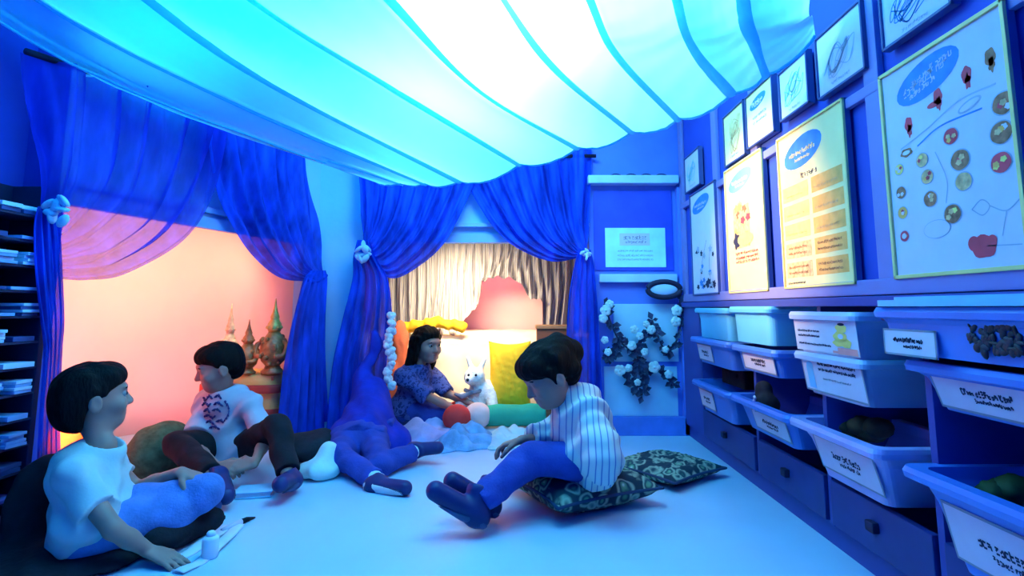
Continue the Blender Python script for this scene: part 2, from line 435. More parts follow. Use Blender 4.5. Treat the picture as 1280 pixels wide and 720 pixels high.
# ------------------------------------------------------------------ tied-back curtains
def curtain(root, P, inner, outer, mt, N, amp, nrm, power=1.0, name='drape', ph=0.):
    I = bez([P(*q) for q in inner], 60); O = bez([P(*q) for q in outer], 60)
    def fn(u, v):
        t = v*60; j = min(int(t), 59); g = t-j
        a, b = I[j].lerp(I[j+1], g), O[j].lerp(O[j+1], g)
        uu = u**power
        p = a.lerp(b, uu); w = (b-a).length
        k = amp*min(1, .25+1.5*w)*(.35+.65*(1-v)) if v > .1 else amp
        edge = min(1, u*12)
        return p+nrm*(edge*k*(math.sin(2*math.pi*N*u+2.2*wob(2*v, 3*u)+ph)+.4*math.sin(2*math.pi*N*2.3*u+4*v+ph)))+Vector((0, 0, .012*edge*w*wob(11*u, 5*v)))
    m = MB(); m.grid(fn, 120, 60); return m.build(name, mt, root)
def tail(root, P, rows, mt, N, amp, nrm, name='tail', ph=0.):
    """rows: (py, px_left, px_right) downwards from the tie"""
    Lc = bez([P(r[1], r[0]) for r in rows], 50); Rc = bez([P(r[2], r[0]) for r in rows], 50)
    w0 = (Rc[0]-Lc[0]).length
    def fn(u, v):
        t = v*50; j = min(int(t), 49); g = t-j
        a, b = Lc[j].lerp(Lc[j+1], g), Rc[j].lerp(Rc[j+1], g); w = (b-a).length
        return a.lerp(b, u)+nrm*(amp*min(1, .2+w*3)*(math.sin(2*math.pi*N*u+1.2*wob(1.5*v, u)+ph)+.35*math.sin(2*math.pi*N*2.1*u+ph)))
    m = MB(); m.grid(fn, 90, 50)
    o = m.build(name, mt, root); return o
bow_m = mat('pale_blue_ribbon', (.4, .6, .95), .6, var=.25, scale=30, bump=.3)
def bow(root, c, s, n):
    m = MB(); rnd = random.Random(int(c[0]*1000))
    for k in range(9):
        a = k*2.4+rnd.random(); d = Vector((math.cos(a)*.7, 0, math.sin(a)))*s*rnd.uniform(.3, 1)+n*.03*rnd.random()
        M = Matrix.Rotation(a, 3, 'Y') @ Matrix.Rotation(rnd.random()*2, 3, 'X')
        m.ball(Vector(c)+n*.035+d, (s*.55, s*.2, s*.33), M=M, u=12, v=8)
    return m.build('tie_bow', bow_m, root)
NB = Vector((0, -1, 0))
PL = lambda off: (lambda px, py: onwall(px, py, (A[0]+AN.x*off, A[1]+AN.y*off), (B[0]+AN.x*off, B[1]+AN.y*off)))
PB = lambda off: (lambda px, py: at(px, py, YB-off))
RZ = 1.86
c1 = thing('curtain', 'sheer dark blue swag curtain tied back beside the dark display rack', 'curtain', tuple(wl(.3, 0, .1)))
curtain(c1, PL(.10), [(288, 148), (268, 238), (232, 298), (160, 341), (110, 350), (66, 348)], [(36, 66), (41, 125), (48, 180), (52, 225), (53, 250), (54, 268)], sheer_m, 6, .04, AN, 1.15)
tail(c1, PL(.13), [(258, 46, 64), (285, 40, 74), (340, 42, 78), (400, 50, 80), (440, 55, 77), (520, 50, 74), (640, 44, 76)], curt_m, 4, .02, AN)
bow(c1, PL(.13)(56, 264), .05, AN)
c2 = thing('curtain', 'blue voile curtain tied back right of the pink alcove beside pale corner wall', 'curtain', tuple(wl(1.5, 0, .1)))
curtain(c2, PL(.09), [(252, 120), (270, 235), (292, 285), (318, 322), (352, 348), (392, 352)], [(385, 155), (387, 215), (392, 260), (397, 290), (401, 320), (404, 340)], curt_m, 6, .03, AN, 1.1)
tail(c2, PL(.115), [(338, 388, 406), (352, 378, 409), (400, 364, 407), (450, 357, 406), (500, 352, 408), (558, 345, 412)], curt_m, 5, .022, AN)
m = MB(); q = PL(.12); m.tube([q(384, 349), q(392, 352), q(400, 350), q(408, 344)], .012, 10); m.build('tie_band', curt_m, c2)
c3 = thing('curtain', 'blue voile curtain left of the back alcove tied back with pale bow', 'curtain', (-1.1, YB-.08, 0))
curtain(c3, PB(.13), [(606, 195), (584, 250), (556, 303), (522, 334), (490, 348), (462, 330)], [(446, 195), (449, 230), (451, 250), (452, 270), (453, 285), (454, 300)], curt_m, 7, .03, NB, 1.1)
tail(c3, PB(.16), [(300, 447, 462), (322, 442, 470), (350, 441, 485), (400, 428, 490), (450, 416, 484), (500, 410, 484), (553, 406, 490)], curt_m, 5, .02, NB)
bow(c3, PB(.17)(456, 318), .06, NB)
c4 = thing('curtain', 'blue voile curtain right of the back alcove tied back beside whiteboard', 'curtain', (.5, YB-.08, 0))
curtain(c4, PB(.11), [(568, 195), (592, 245), (620, 288), (650, 312), (690, 327), (726, 322)], [(740, 185), (739, 220), (737, 255), (736, 280), (735, 300), (734, 314)], curt_m, 7, .03, NB, 1.1)
tail(c4, PB(.13), [(312, 724, 738), (330, 718, 742), (370, 711, 746), (420, 708, 749), (480, 706, 752), (541, 704, 755)], curt_m, 4, .02, NB)
bow(c4, PB(.13)(731, 318), .035, NB)
for root, P, a, b in ((c1, PL(.10), (30, 0), (285, 0)), (c2, PL(.09), (255, 0), (395, 0)), (c3, PB(.13), (440, 0), (610, 0)), (c4, PB(.11), (560, 0), (745, 0))):
    p0, p1 = P(*a), P(*b)
    m = MB(); hz = .06
    pa = P(a[0], 195); pb = P(b[0], 195)
    if root is c1: pa = P(32, 64); pb = P(292, 148)
    if root is c2: pa = P(246, 119); pb = P(392, 155)
    m.tube([pa, pb], .012, 10); m.build('curtain_rod', dark_m, root)
# ------------------------------------------------------------------ right-hand storage wall
XU = 1.05
BAY = [3.30, 2.56, 1.985, 1.475, .99, .48]
TOPZ = .835
un = thing('storage_unit', 'blue built-in storage unit with tubs in open bays along right wall', 'storage unit', (1.25, 2.0, 0))
MB().box((XU-.015, .3, TOPZ-.03), (1.45, YB-.01, TOPZ), bev=.004).build('top_board', unit_m, un)
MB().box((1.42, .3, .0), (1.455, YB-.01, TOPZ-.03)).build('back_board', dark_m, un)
MB().box((XU+.02, .3, 0), (1.42, YB-.01, .075)).build('kickboard', unit_m, un)
for y in BAY: MB().box((XU, y-.012, .075), (1.42, y+.012, TOPZ-.03), bev=.002).build('divider', unit_m, un)
MB().box((XU, 3.30, .075), (1.42, YB-.01, TOPZ-.03)).build('end_filler', unit_m, un)
for i in range(5):
    d = MB().box((XU-.01, BAY[i+1]+.02, .085), (XU+.012, BAY[i]-.02, .23), bev=.004).build('drawer_front', mat('drawer_blue', (.02, .035, .2), .45), un)
    MB().box((XU-.03, (BAY[i]+BAY[i+1])/2-.02, .15), (XU-.009, (BAY[i]+BAY[i+1])/2+.02, .18), bev=.006).build('pull', dark_m, d)
# upper cupboard wall: panels, stiles and rails
m = MB(); m.box((XR, .3, TOPZ+.002), (1.455, YB-.01, HC-.02)); struct(m.build('wall_right_panelled', blue_wall))
pan_m = mat('panel_frame', (.20, .20, .52), .5, var=.05)
k = 2
def trim(a, b, mt=pan_m):
    global k; k += 1
    return struct(MB().box(a, b, bev=.006).build('trim_%d' % k, mt))
for y in (3.62, 2.98, 2.47, 1.62, .75): trim((XR-.022, y-.035, TOPZ+.004), (XR-.001, y+.035, HC-.03))
trim((XR-.03, .3, TOPZ+.003), (XR+.0, 3.7, TOPZ+.05)); trim((XR-.024, .3, 1.44), (XR-.002, 3.7, 1.475))
def rrect(x0, x1, y0, y1, r, n=5):
    out = []
    for cx, cy, a in ((x1-r, y1-r, 0), (x0+r, y1-r, 90), (x0+r, y0+r, 180), (x1-r, y0+r, 270)):
        for j in range(n+1): out.append((cx+r*math.cos(R(a+90*j/n)), cy+r*math.sin(R(a+90*j/n))))
    return out
def tub_mesh(m, x0, x1, y0, y1, z0, z1, tp=.03, lip=.018, r=.03, wall=.006, lid=False):
    """a moulded tray: tapering sides, rolled lip, hollow inside"""
    T = []
    def ring(dx, z, rr=r): T.append((rrect(x0+dx, x1-dx, y0+dx, y1-dx, rr), z))
    ring(tp+lip, z0); ring(tp*.35+lip, z0+.65*(z1-z0)); ring(lip, z1-.03); ring(.0, z1-.026); ring(-.002, z1-.012); ring(.003, z1)
    ring(lip+wall, z1); ring(lip+wall+.002, z1-.03); ring(tp+lip+wall, z0+.008)
    n = len(T[0][0]); vs = [(x, y, z) for pl, z in T for x, y in pl]
    fs = [[i*n+j, i*n+(j+1) % n, (i+1)*n+(j+1) % n, (i+1)*n+j] for i in range(len(T)-1) for j in range(n)]
    fs += [list(range(n))[::-1], [(len(T)-1)*n+j for j in range(n)]]
    m.add(vs, fs, 0, False); return m
def scrib(m, o, ex, ey, ez, x0, x1, y, h, mi, rnd, lw=.0016):
    """one line of small print, too blurred to read: unreadable strokes in word-like runs"""
    x = x0; cw = h*.62; run = 0
    def seg(xa, ya, xb, yb):
        a, b = o+ex*xa+ey*ya, o+ex*xb+ey*yb; d = (b-a).normalized(); w = d.cross(ez).normalized()*lw
        m.add([a-w+ez, b-w+ez, b+w+ez, a+w+ez], [[0, 1, 2, 3]], mi)
    while x+cw*.8 < x1:
        run += 1
        if run > 3 and rnd.random() < .28: x += cw*.6; run = 0; continue
        hh = h*(1 if rnd.random() < .3 else .7); xx = x+cw*.1; xr = x+cw*.8; y0, y1_ = y-h/2, y-h/2+hh
        for q in rnd.sample([(xx, y0, xx, y1_), (xr, y0, xr, y0+hh*.8), (xx, y0+hh*.5, xr, y0+hh*.55), (xx, y1_, xr, y1_-hh*.1), (xx, y0, xr, y0), (xx, y0+hh*.4, xr, y1_)], 3): seg(*q)
        x += cw
def disc(m, o, ex, ey, ez, cx, cy, rx, ry, mi, n=22, rot=0., wav=0.):
    p = []
    for i in range(n):
        a = 2*math.pi*i/n; k_ = 1+wav*math.sin(5*a+cx*40); x, y = rx*k_*math.cos(a), ry*k_*math.sin(a)
        p.append(o+ex*(cx+x*math.cos(rot)-y*math.sin(rot))+ey*(cy+x*math.sin(rot)+y*math.cos(rot))+ez)
    m.add(p, [list(range(n))], mi)
def quad(m, o, ex, ey, ez, x0, x1, y0, y1, mi):
    m.add([o+ex*x0+ey*y0+ez, o+ex*x1+ey*y0+ez, o+ex*x1+ey*y1+ez, o+ex*x0+ey*y1+ez], [[0, 1, 2, 3]], mi)
grey_m = mat('label_edge_grey', (.25, .27, .36), .6)
yel_m = mat('sticker_yellow', (.9, .7, .2), .6); pink_m = mat('sticker_pink', (.9, .3, .3), .6); cyan_m = mat('sticker_blue', (.2, .5, .8), .6)
def tub(label, x0, y0, y1, z0, z1, mt, card=None, depth=.36, style=0, tp=.03, seed=1, lip=.018):
    c = thing('storage_tub', label, 'tub', (x0+depth/2, (y0+y1)/2, z0), 'storage tubs along the right wall')
    tub_mesh(MB(), x0, x0+depth, y0, y1, z0, z1, tp, lip).build('tray', mt, c, fix=True)
    if card:
        rnd = random.Random(seed)
        # the card sits on the sloping front: front runs from (x0+tp+lip) at the bottom to (x0+lip) near the top
        f0, f1, g0, g1 = card; H = z1-z0
        xa = lambda t: x0+lip+tp*.35+(tp*.65)*(1-t/.65) if t < .65 else x0+lip+tp*.35*(1-(t-.65)/.35)
        P0 = Vector((xa(g0)-.003, y1-(y1-y0)*f0, z0+H*g0)); P1 = Vector((xa(g1)-.003, y1-(y1-y0)*f0, z0+H*g1))
        ex = Vector((0, -1, 0)); ey = (P1-P0).normalized(); ez = Vector((-1, 0, 0))
        W = (y1-y0)*(f1-f0); h = (P1-P0).length
        m = MB(); m.prism([(0, 0), (W, 0), (W, h), (0, h)], P0, ex, ey, ez, .002, 0)
        e = ez*.0026; b = .006
        if style != 2:
            for a_ in ((0, W, 0, b), (0, W, h-b, h), (0, b, 0, h), (W-b, W, 0, h)): quad(m, P0, ex, ey, e, *a_, 2)
        e2 = ez*.003
        if style == 2:
            quad(m, P0, ex, ey, e, W*.62, W*.98, h*.03, h*.10, 4); quad(m, P0, ex, ey, e2, W*.70, W*.98, h*.0+.002, h*.2, 4)
            for q in ((.76, .5, .10, .16), (.79, .75, .08, .13), (.73, .33, .09, .1), (.84, .34, .07, .13)): disc(m, P0, ex, ey, e2*1.1, W*q[0], h*q[1], W*q[2], h*q[3], 3, wav=.08)
            disc(m, P0, ex, ey, e2*1.2, W*.77, h*.52, W*.04, h*.07, 0); disc(m, P0, ex, ey, e2*1.3, W*.80, h*.86, W*.05, h*.04, 1)
            for yy in (.62, .47, .22): scrib(m, P0, ex, ey, e2, W*.06, W*(.45 if yy > .3 else .6), h*yy, h*.06, 1, rnd, .0012)
        elif style == 3:
            quad(m, P0, ex, ey, e2, W*.08, W*.2, h*.1, h*.75, 5); disc(m, P0, ex, ey, e2, W*.15, h*.78, W*.06, h*.12, 5)
            for yy in (.88, .72): scrib(m, P0, ex, ey, e2, W*.3, W*.9, h*yy, h*.08, 1, rnd)
            scrib(m, P0, ex, ey, e2, W*.35, W*.8, h*.45, h*.05, 2, rnd, .001)
        else:
            scrib(m, P0, ex, ey, e2, W*.28, W*.75, h*.56, h*.15, 1, rnd, .0022); scrib(m, P0, ex, ey, e2, W*.38, W*.72, h*.36, h*.1, 1, rnd, .0016)
        m.build('label_card', [paper_m, ink_m, grey_m, yel_m, pink_m, cyan_m], c)
    return c
def zx(px, py, X): return onx(px, py, X).z
# nearest bay
def Yx(px, py, X): return onx(px, py, X).y
t = tub('big open blue tub at the lower right, nearest to the lens', .955, 1.05, Yx(1122, 580, .955)-.0, zx(1180, 700, .975)-.03, zx(1150, 590, .955), tub_m, (.2, .93, .12, .72), tp=.05, seed=3, lip=.03)
t = tub('blue labelled tub under the clear box of dark pieces', 1.0, 1.06, Yx(1125, 455, 1.0)+.0, zx(1190, 518, 1.02), zx(1150, 452, 1.0), tub_m, (.16, .86, .06, .82), tp=.04, seed=4)
# the clear lidded box
bx = thing('lidded_box', 'clear lidded storage box full of dark pieces on nearest bay', 'box', (1.1, 1.2, .7))
z0, z1 = zx(1150, 452, .965), zx(1120, 384, .955); y1 = Yx(1088, 400, .955)
tub_mesh(MB(), .955, 1.36, 1.0, y1, z0+.012, z1, .02, .012).build('tray', tub_m, bx, fix=True)
pl = rrect(.945, 1.37, .99, y1-.03, .03); m = MB()
m.prism(pl, (0, 0, z1+.002), (1, 0, 0), (0, 1, 0), (0, 0, 1), .016)
m.prism(rrect(.97, 1.34, 1.02, y1-.06, .03), (0, 0, z1+.016), (1, 0, 0), (0, 1, 0), (0, 0, 1), .010); m.build('lid', lid_m, bx)
rnd = random.Random(5)
def card(parent, X, ya, yb, za, zb, seed):
    o = Vector((X, ya, za)); ex = Vector((0, -1, 0)); ey = Vector((0, 0, 1)); W = ya-yb; h = zb-za; r_ = random.Random(seed)
    m = MB(); m.prism([(0, 0), (W, 0), (W, h), (0, h)], o, ex, ey, (-1, 0, 0), .002, 0); e = Vector((-.003, 0, 0)); b = .005
    for a_ in ((0, W, 0, b), (0, W, h-b, h), (0, b, 0, h), (W-b, W, 0, h)): quad(m, o, ex, ey, e, *a_, 2)
    scrib(m, o, ex, ey, e, W*.2, W*.78, h*.6, h*.16, 1, r_, .002); scrib(m, o, ex, ey, e, W*.4, W*.75, h*.36, h*.1, 1, r_, .0015)
    return m.build('label_card', [paper_m, ink_m, grey_m], parent)
XF = .962
XF = .974
card(bx, XF-.001, Yx(1106, 420, XF), Yx(1172, 425, XF), zx(1150, 447, XF), zx(1140, 412, XF), 9)
m = MB()
for i in range(80):
    px = rnd.uniform(1212, 1275); py = rnd.uniform(398, 442); p = onx(px, py, XF)
    M = Matrix.Rotation(rnd.random()*3, 3, 'X'); m.ball((XF+.0, p.y, p.z), (.004, rnd.uniform(.006, .016), rnd.uniform(.004, .009)), M=M, u=10, v=6)
m.build('dark_contents', mat('dark_pieces', (.02, .02, .04), .5, var=.5, scale=40), bx)
m = MB()
for i in range(9):
    p = onx(1105+9*i, 397+rnd.uniform(-3, 4), XF); m.ball((XF, p.y, p.z), (.004, .013, .006), u=8, v=6)
m.build('dark_contents', mat('purple_pieces', (.15, .06, .2), .5), bx)
# third bay
X = .955
t = tub('white tub with a yellow and pink picture sticker under the posters', .985, Yx(1068, 440, .985), Yx(985, 430, .985), zx(1040, 446, 1.0), zx(1040, 390, .985), tubw_m, (.05, .97, .06, .84), style=2, tp=.012, seed=6)
t = tub('white tub with a blue picture card between stickered tub and open tub', 1.0, Yx(1078, 500, 1.0), Yx(990, 450, 1.0), zx(1050, 502, 1.02), zx(1050, 447, 1.0), tubw_m, (.08, .95, .06, .86), style=3, tp=.022, seed=7)
t3 = tub('deep lilac open tub of brown stuff, third bay from back wall', .945, Yx(1092, 560, .945), Yx(984, 525, .945), zx(1060, 617, .98), zx(1060, 550, .945), mat('lilac_plastic', (.38, .34, .7), .35, spec=.5), (.2, .86, .16, .78), tp=.05, seed=8, lip=.03)
# second bay
t = tub('lidded pale blue box at the top of the second bay', 1.0, Yx(960, 425, 1.0), Yx(911, 425, 1.0), zx(940, 430, 1.0), zx(940, 383, 1.0), lid_m, None, tp=.008, seed=10)
t = tub('pale blue tub with a printed card under the lidded pale box', .99, Yx(968, 470, .99), Yx(913, 440, .99), zx(940, 466, 1.0), zx(940, 434, .99), tub_m, (.2, .9, .08, .84), tp=.02, seed=11)
t2 = tub('open pale blue tub with a dark bag in it, second bay', .955, Yx(982, 515, .955), Yx(911, 495, .955), zx(950, 545, .98), zx(950, 507, .955), tub_m, (.3, .86, .12, .72), tp=.04, seed=12, lip=.025)
# first bay
t = tub('plain pale box at the top of the bay nearest the back wall', 1.03, Yx(908, 410, 1.03), Yx(868, 410, 1.03), zx(890, 424, 1.03), zx(890, 385, 1.03), lid_m, None, tp=.006, seed=13)
t = tub('small pale tub in the bay nearest the back wall, upper one', .985, Yx(908, 440, .985), Yx(862, 430, .985), zx(890, 458, 1.0), zx(890, 425, .985), tub_m, (.1, .5, .1, .75), tp=.025, seed=14, lip=.022)
t1 = tub('small pale tub in the bay nearest the back wall, lower one', .975, Yx(908, 490, .975), Yx(864, 483, .975), zx(895, 522, 1.0), zx(895, 486, .975), tub_m, (.1, .5, .12, .75), tp=.03, seed=15, lip=.022)
# shelves that carry the upper tubs in each bay
def shelf(i, z): MB().box((XU+.004, BAY[i+1]+.012, z-.014), (1.42, BAY[i]-.012, z)).build('shelf', unit_m, un)

# what the open tubs hold
lump_m = mat('brown_pieces', (.16, .06, .03), .7, var=.4, scale=20); green_m = mat('dark_green_pieces', (.03, .06, .02), .7, var=.4, scale=20)
def lump(nm, label, cat, px, py, Y, r, mt, grp, seed):
    c = onx(px, py, Y); rr = random.Random(seed); m = MB(); bm = bmesh.new(); bmesh.ops.create_icosphere(bm, subdivisions=3, radius=1)
    for v in bm.verts: v.co = Vector((v.co.x*r*1.1, v.co.y*r*.9, v.co.z*r*.8))*(1+.16*wob(v.co.x*2.2+seed, v.co.y*2.2, v.co.z*2.2))
    m.bm(bm, 0, Matrix.Translation(c), True); return tag(m.build(nm, mt), label, cat, grp)
for i, (px, py) in enumerate(((1052, 532), (1070, 536), (1090, 532), (1060, 526), (1078, 525), (1098, 527))):
    lump('toy_piece', 'brown toy pieces heaped in the lilac open tub', 'toy', px, py+8, 1.13+.02*(i % 3), .042, lump_m, 'brown toy pieces in the lilac tub', i)
for i, (px, py) in enumerate(((1248, 612), (1270, 606), (1262, 622))):
    lump('toy_piece', 'dark green toy pieces inside the big tub nearest to the lens', 'toy', px, py+6, 1.14+.03*i, .042, green_m, 'dark green pieces in the nearest tub', 20+i)
bgc = at(957, 505, 2.42); dbg = thing('cloth_bag', 'dark cloth bag with pale squiggle standing in second bay tub', 'bag', (bgc.x, bgc.y, bgc.z-.09))
s = SDF(np.array(bgc)-.2, np.array(bgc)+.2, .007); s.ell(bgc, (.05, .06, .05), fold=folds(.005, (.2, 1, .3), 50)); s.cap(bgc+Vector((0, 0, .03)), bgc+Vector((0, .01, .06)), .025, .035, k=.03)
s.build('sack', black_m, dbg)
m = MB(); m.tube(bez([bgc+Vector((-.054, -.02-.008*math.sin(i*2.2), .035-.010*i)) for i in range(7)], 30), .006, 6); m.build('squiggle', paper_m, dbg)
bb = at(890, 470, 2.95); MBB = MB().box((1.12, 2.86, bb.z-.06), (1.3, 3.18, bb.z+.04), bev=.012); 
m = MBB; m.box((1.115, 2.95, bb.z-.01), (1.121, 3.09, bb.z+.01)); tag(m.build('dark_case', black_m), 'dark case wedged between the two small tubs nearest the back wall', 'case')
# ------------------------------------------------------------------ tall cupboard on the back wall, right of the alcove
PY = lambda px, py, Y=YB-.06: at(px, py, Y)
xl, xr = at(738, 400, YB-.06).x, at(858, 400, YB-.06).x
zz = lambda py: at(800, py, YB-.06).z
tc_ = thing('tall_cupboard', 'tall blue cupboard with notice and pale lower doors on back wall', 'cupboard', ((xl+xr)/2, YB-.04, 0))
cb_m = mat('cupboard_blue', (.10, .2, .75), .5, var=.06); pale_m = mat('pale_door', (.35, .62, .85), .4, var=.05); edge_m = mat('pale_edge', (.4, .6, .88), .5)
MB().box((xl, YB-.05, 0), (xr, YB-.002, zz(150)), bev=.004).build('carcass', cb_m, tc_)
MB().box((xl-.01, YB-.14, zz(232)), (xr-.04, YB-.05, zz(222)), bev=.008).build('top_shelf', edge_m, tc_)
MB().box((xl+.06, YB-.10, zz(353)), (xr-.06, YB-.05, zz(343)), bev=.006).build('ledge', edge_m, tc_)
MB().box((xl+.03, YB-.062, zz(338)), (xr-.07, YB-.05, zz(238)), bev=.004).build('upper_panel', mat('deep_blue_panel', (.03, .07, .6), .4), tc_)
for (a, b, y0, y1) in ((768, 846, 380, 452), (756, 846, 458, 520)):
    p0, p1 = PY(a, y1), PY(b, y0); d = MB().box((p0.x, YB-.065, p0.z), (p1.x, YB-.05, p1.z), bev=.004).build('pale_panel', pale_m, tc_)
MB().box((xl+.05, YB-.10, 0), (xr, YB-.05, zz(520)), bev=.006).build('plinth', mat('plinth_blue', (.08, .2, .7), .5), tc_)
MB().box((xr-.045, YB-.10, 0), (xr, YB-.05, zz(235)), bev=.004).build('post', cb_m, tc_)
m = MB()
for i in range(4):
    c = PY(770+19*i, 221, YB-.10); m.tube([c+Vector((.035*math.cos(q/8*math.pi), 0, .006+.012*math.sin(q/8*math.pi))) for q in range(9)], .004, 8)
m.build('hook', dark_m, tc_)
def flat_sheet(name, label, cat, a, b, Y, mats, draw, group=None, th=.004):
    p0, p1 = at(a[0], b[1], Y), at(b[0], a[1], Y); o_ = Vector((p0.x, Y, p0.z)); W, H = p1.x-p0.x, p1.z-p0.z
    m = MB(); m.prism([(0, 0), (W, 0), (W, H), (0, H)], o_, (1, 0, 0), (0, 0, 1), (0, -1, 0), th, 0)
    draw(m, o_, Vector((1, 0, 0)), Vector((0, 0, 1)), Vector((0, -1, 0)), W, H); return tag(m.build(name, mats), label, cat, group)
def dn(m, o_, ex, ey, ez, W, H):
    rr = random.Random(3); e = ez*.005
    quad(m, o_, ex, ey, e, W*.24, W*.74, H*.55, H*.86, 2)
    scrib(m, o_, ex, ey, ez*.0055, W*.30, W*.70, H*.76, H*.10, 1, rr, .0013); scrib(m, o_, ex, ey, ez*.0055, W*.34, W*.7, H*.64, H*.07, 1, rr, .001)
    for y in (.42, .3, .2): scrib(m, o_, ex, ey, e, W*.2, W*.8, H*y, H*.05, 3, rr, .0008)
flat_sheet('notice', 'pale notice with a small printed label pinned to the tall cupboard', 'notice', (757, 285), (831, 334), YB-.0635, [mat('pale_aqua_sheet', (.45, .8, .85), .7), ink_m, paper_m, grey_m], dn)
# oval dish on the post
d_ = thing('oval_dish', 'small dark rimmed oval dish fixed to post over the leafy garland', 'dish', tuple(at(829, 376, YB-.16)))
c = at(829, 362, YB-.12); m = MB()
m.tube([c+Vector((.105*math.cos(a), -.03*math.sin(a)*0-.02, .05*math.sin(a))) for a in [2*math.pi*k/28 for k in range(29)]], .017, 10); m.build('rim', dark_m, d_)
m = MB(); m.ball(c+Vector((0, -.012, 0)), (.095, .02, .044)); m.build('inset', edge_m, d_)
m = MB(); m.box((c.x-.02, c.y-.01, c.z-.02), (c.x+.02, YB-.05, c.z+.02), bev=.004); m.build('bracket', dark_m, d_)
# garland of leaves and pale blossoms
g_ = thing('flower_garland', 'dark leafy garland with pale blossoms hanging on the tall cupboard', 'garland', tuple(at(798, 495, YB-.12)))
leaf_m = mat('dark_leaf', (.03, .05, .13), .6, var=.4, scale=30); stem_m = mat('dark_stem', (.02, .03, .08), .7); blo_m = mat('pale_blossom', (.5, .7, .75), .6, var=.2, scale=30)
lines = [[(755, 380), (764, 405), (776, 428), (792, 436), (806, 420), (815, 400)], [(815, 400), (822, 420), (834, 440), (846, 425), (852, 395), (850, 375)], [(792, 436), (800, 455), (806, 478), (802, 494)], [(800, 455), (820, 462), (842, 480)], [(776, 428), (764, 445), (758, 440)], [(800, 452), (786, 470), (795, 485)]]
m = MB(); lv = MB(); rnd = random.Random(11); blos = []
for ln in lines:
    pts = bez([at(p[0], p[1], YB-.10-.02*rnd.random()) for p in ln], 24); m.tube(pts, .006, 8)
    for k, p in enumerate(pts[::1]):
        for q in range(2):
            a = rnd.random()*6.28; L = rnd.uniform(.035, .06); d = Vector((math.cos(a), -.35*rnd.random(), math.sin(a))); s_ = d.cross(Vector((0, -1, 0))).normalized()*L*.34
            b = p+Vector((0, -.01, 0)); n_ = Vector((0, -.008, 0))
            lv.add([b, b+d*L*.5+s_+n_, b+d*L, b+d*L*.5-s_+n_, b+d*L*.5-n_*1.2], [[0, 1, 4], [1, 2, 4], [2, 3, 4], [3, 0, 4]], 0, True)
m.build('stem', stem_m, g_); lv.build('leaves', leaf_m, g_)
for (px, py, s_) in ((757, 388, 1.3), (762, 380, 1), (754, 398, 1.1), (756, 425, .9), (760, 440, .9), (775, 463, 1.3), (786, 460, .9), (793, 412, 1), (800, 420, .9), (814, 412, 1.1), (808, 405, .8), (818, 459, 1.4), (836, 468, 1), (797, 478, .8), (846, 388, 1.3), (845, 402, 1.2), (832, 437, .8), (790, 432, 1.1), (806, 440, .9)):
    c = at(px, py, YB-.14); m = MB()
    for k in range(5):
        a = 2*math.pi*k/5+px; m.ball(c+Vector((.014*s_*math.cos(a), 0, .014*s_*math.sin(a))), (.015*s_, .008, .015*s_), M=Matrix.Rotation(-a, 3, 'Y'), u=10, v=6)
    m.ball(c+Vector((0, -.007, 0)), .007*s_, u=8, v=6); m.build('blossom', blo_m, g_)
# ------------------------------------------------------------------ inside the back alcove
YD = 4.55
prof = [(468, 424), (500, 417), (530, 413), (552, 412), (560, 420), (572, 416), (580, 396), (592, 386), (599, 370), (602, 352), (622, 346), (644, 349), (654, 362), (661, 376), (671, 372), (676, 380), (668, 400), (658, 414), (672, 422), (700, 412), (752, 436)]
def prof_y(x):
    for a, b in zip(prof, prof[1:]):
        if a[0] <= x <= b[0]: return a[1]+(b[1]-a[1])*(x-a[0])/(b[0]-a[0])
    return prof[-1][1]
bd = thing('ruffled_backdrop', 'ruffled silver and gold backdrop drape hanging inside the back alcove', 'drape', (-.4, YD, .8))
for nm, xa, xb in (('left_drape', 465, 592), ('centre_valance', 585, 664), ('right_drape', 657, 752)):
    def fn(u, v, xa=xa, xb=xb):
        px = xa+(xb-xa)*u; yb = prof_y(px)+1.5*math.sin(px*.5); yt = 285
        py = yt+(yb-yt)*v; px2 = px+3*math.sin(v*5+px*.08)*v
        p = at(px2, py, YD); p.y += .035*math.sin(px*.55+1.2*math.sin(v*4+px*.03))*(.4+.8*v)+.015*math.sin(px*1.3+v*7)
        if v > .93: p.y -= .05*(v-.93)/.07
        return p
    m = MB(); m.grid(fn, 110, 40); m.build(nm, silver_m, bd)
cream = mat('cream_cloth', (.95, .8, .58), .85, var=.06, scale=5, bump=.2, bscale=8); yel_c = mat('yellow_cloth', (.9, .5, .02), .8, var=.12, scale=8, bump=.3, bscale=20)
def heap(name, label, cat, boxes, mt, h=.012, fold=None, group=None, smooth=2):
    """a soft lump: list of (centre, radii) blended"""
    a = np.array([[c[i]-r[i] for i in range(3)] for c, r in boxes]).min(0)-.05; b = np.array([[c[i]+r[i] for i in range(3)] for c, r in boxes]).max(0)+.05
    a[2] = min(a[2], -.02)
    s = SDF(a, b, h)
    for c, r in boxes: s.ell(c, r, k=.05)
    if fold: s.fold(fold)
    s.half((0, 0, .003), (0, 0, -1)); s.half((0, 0, .003), (0, 0, -1))
    return tag(s.build(name, mt, smooth=smooth), label, cat, group)
def fat(px, py, Y): return at(px, py, Y)
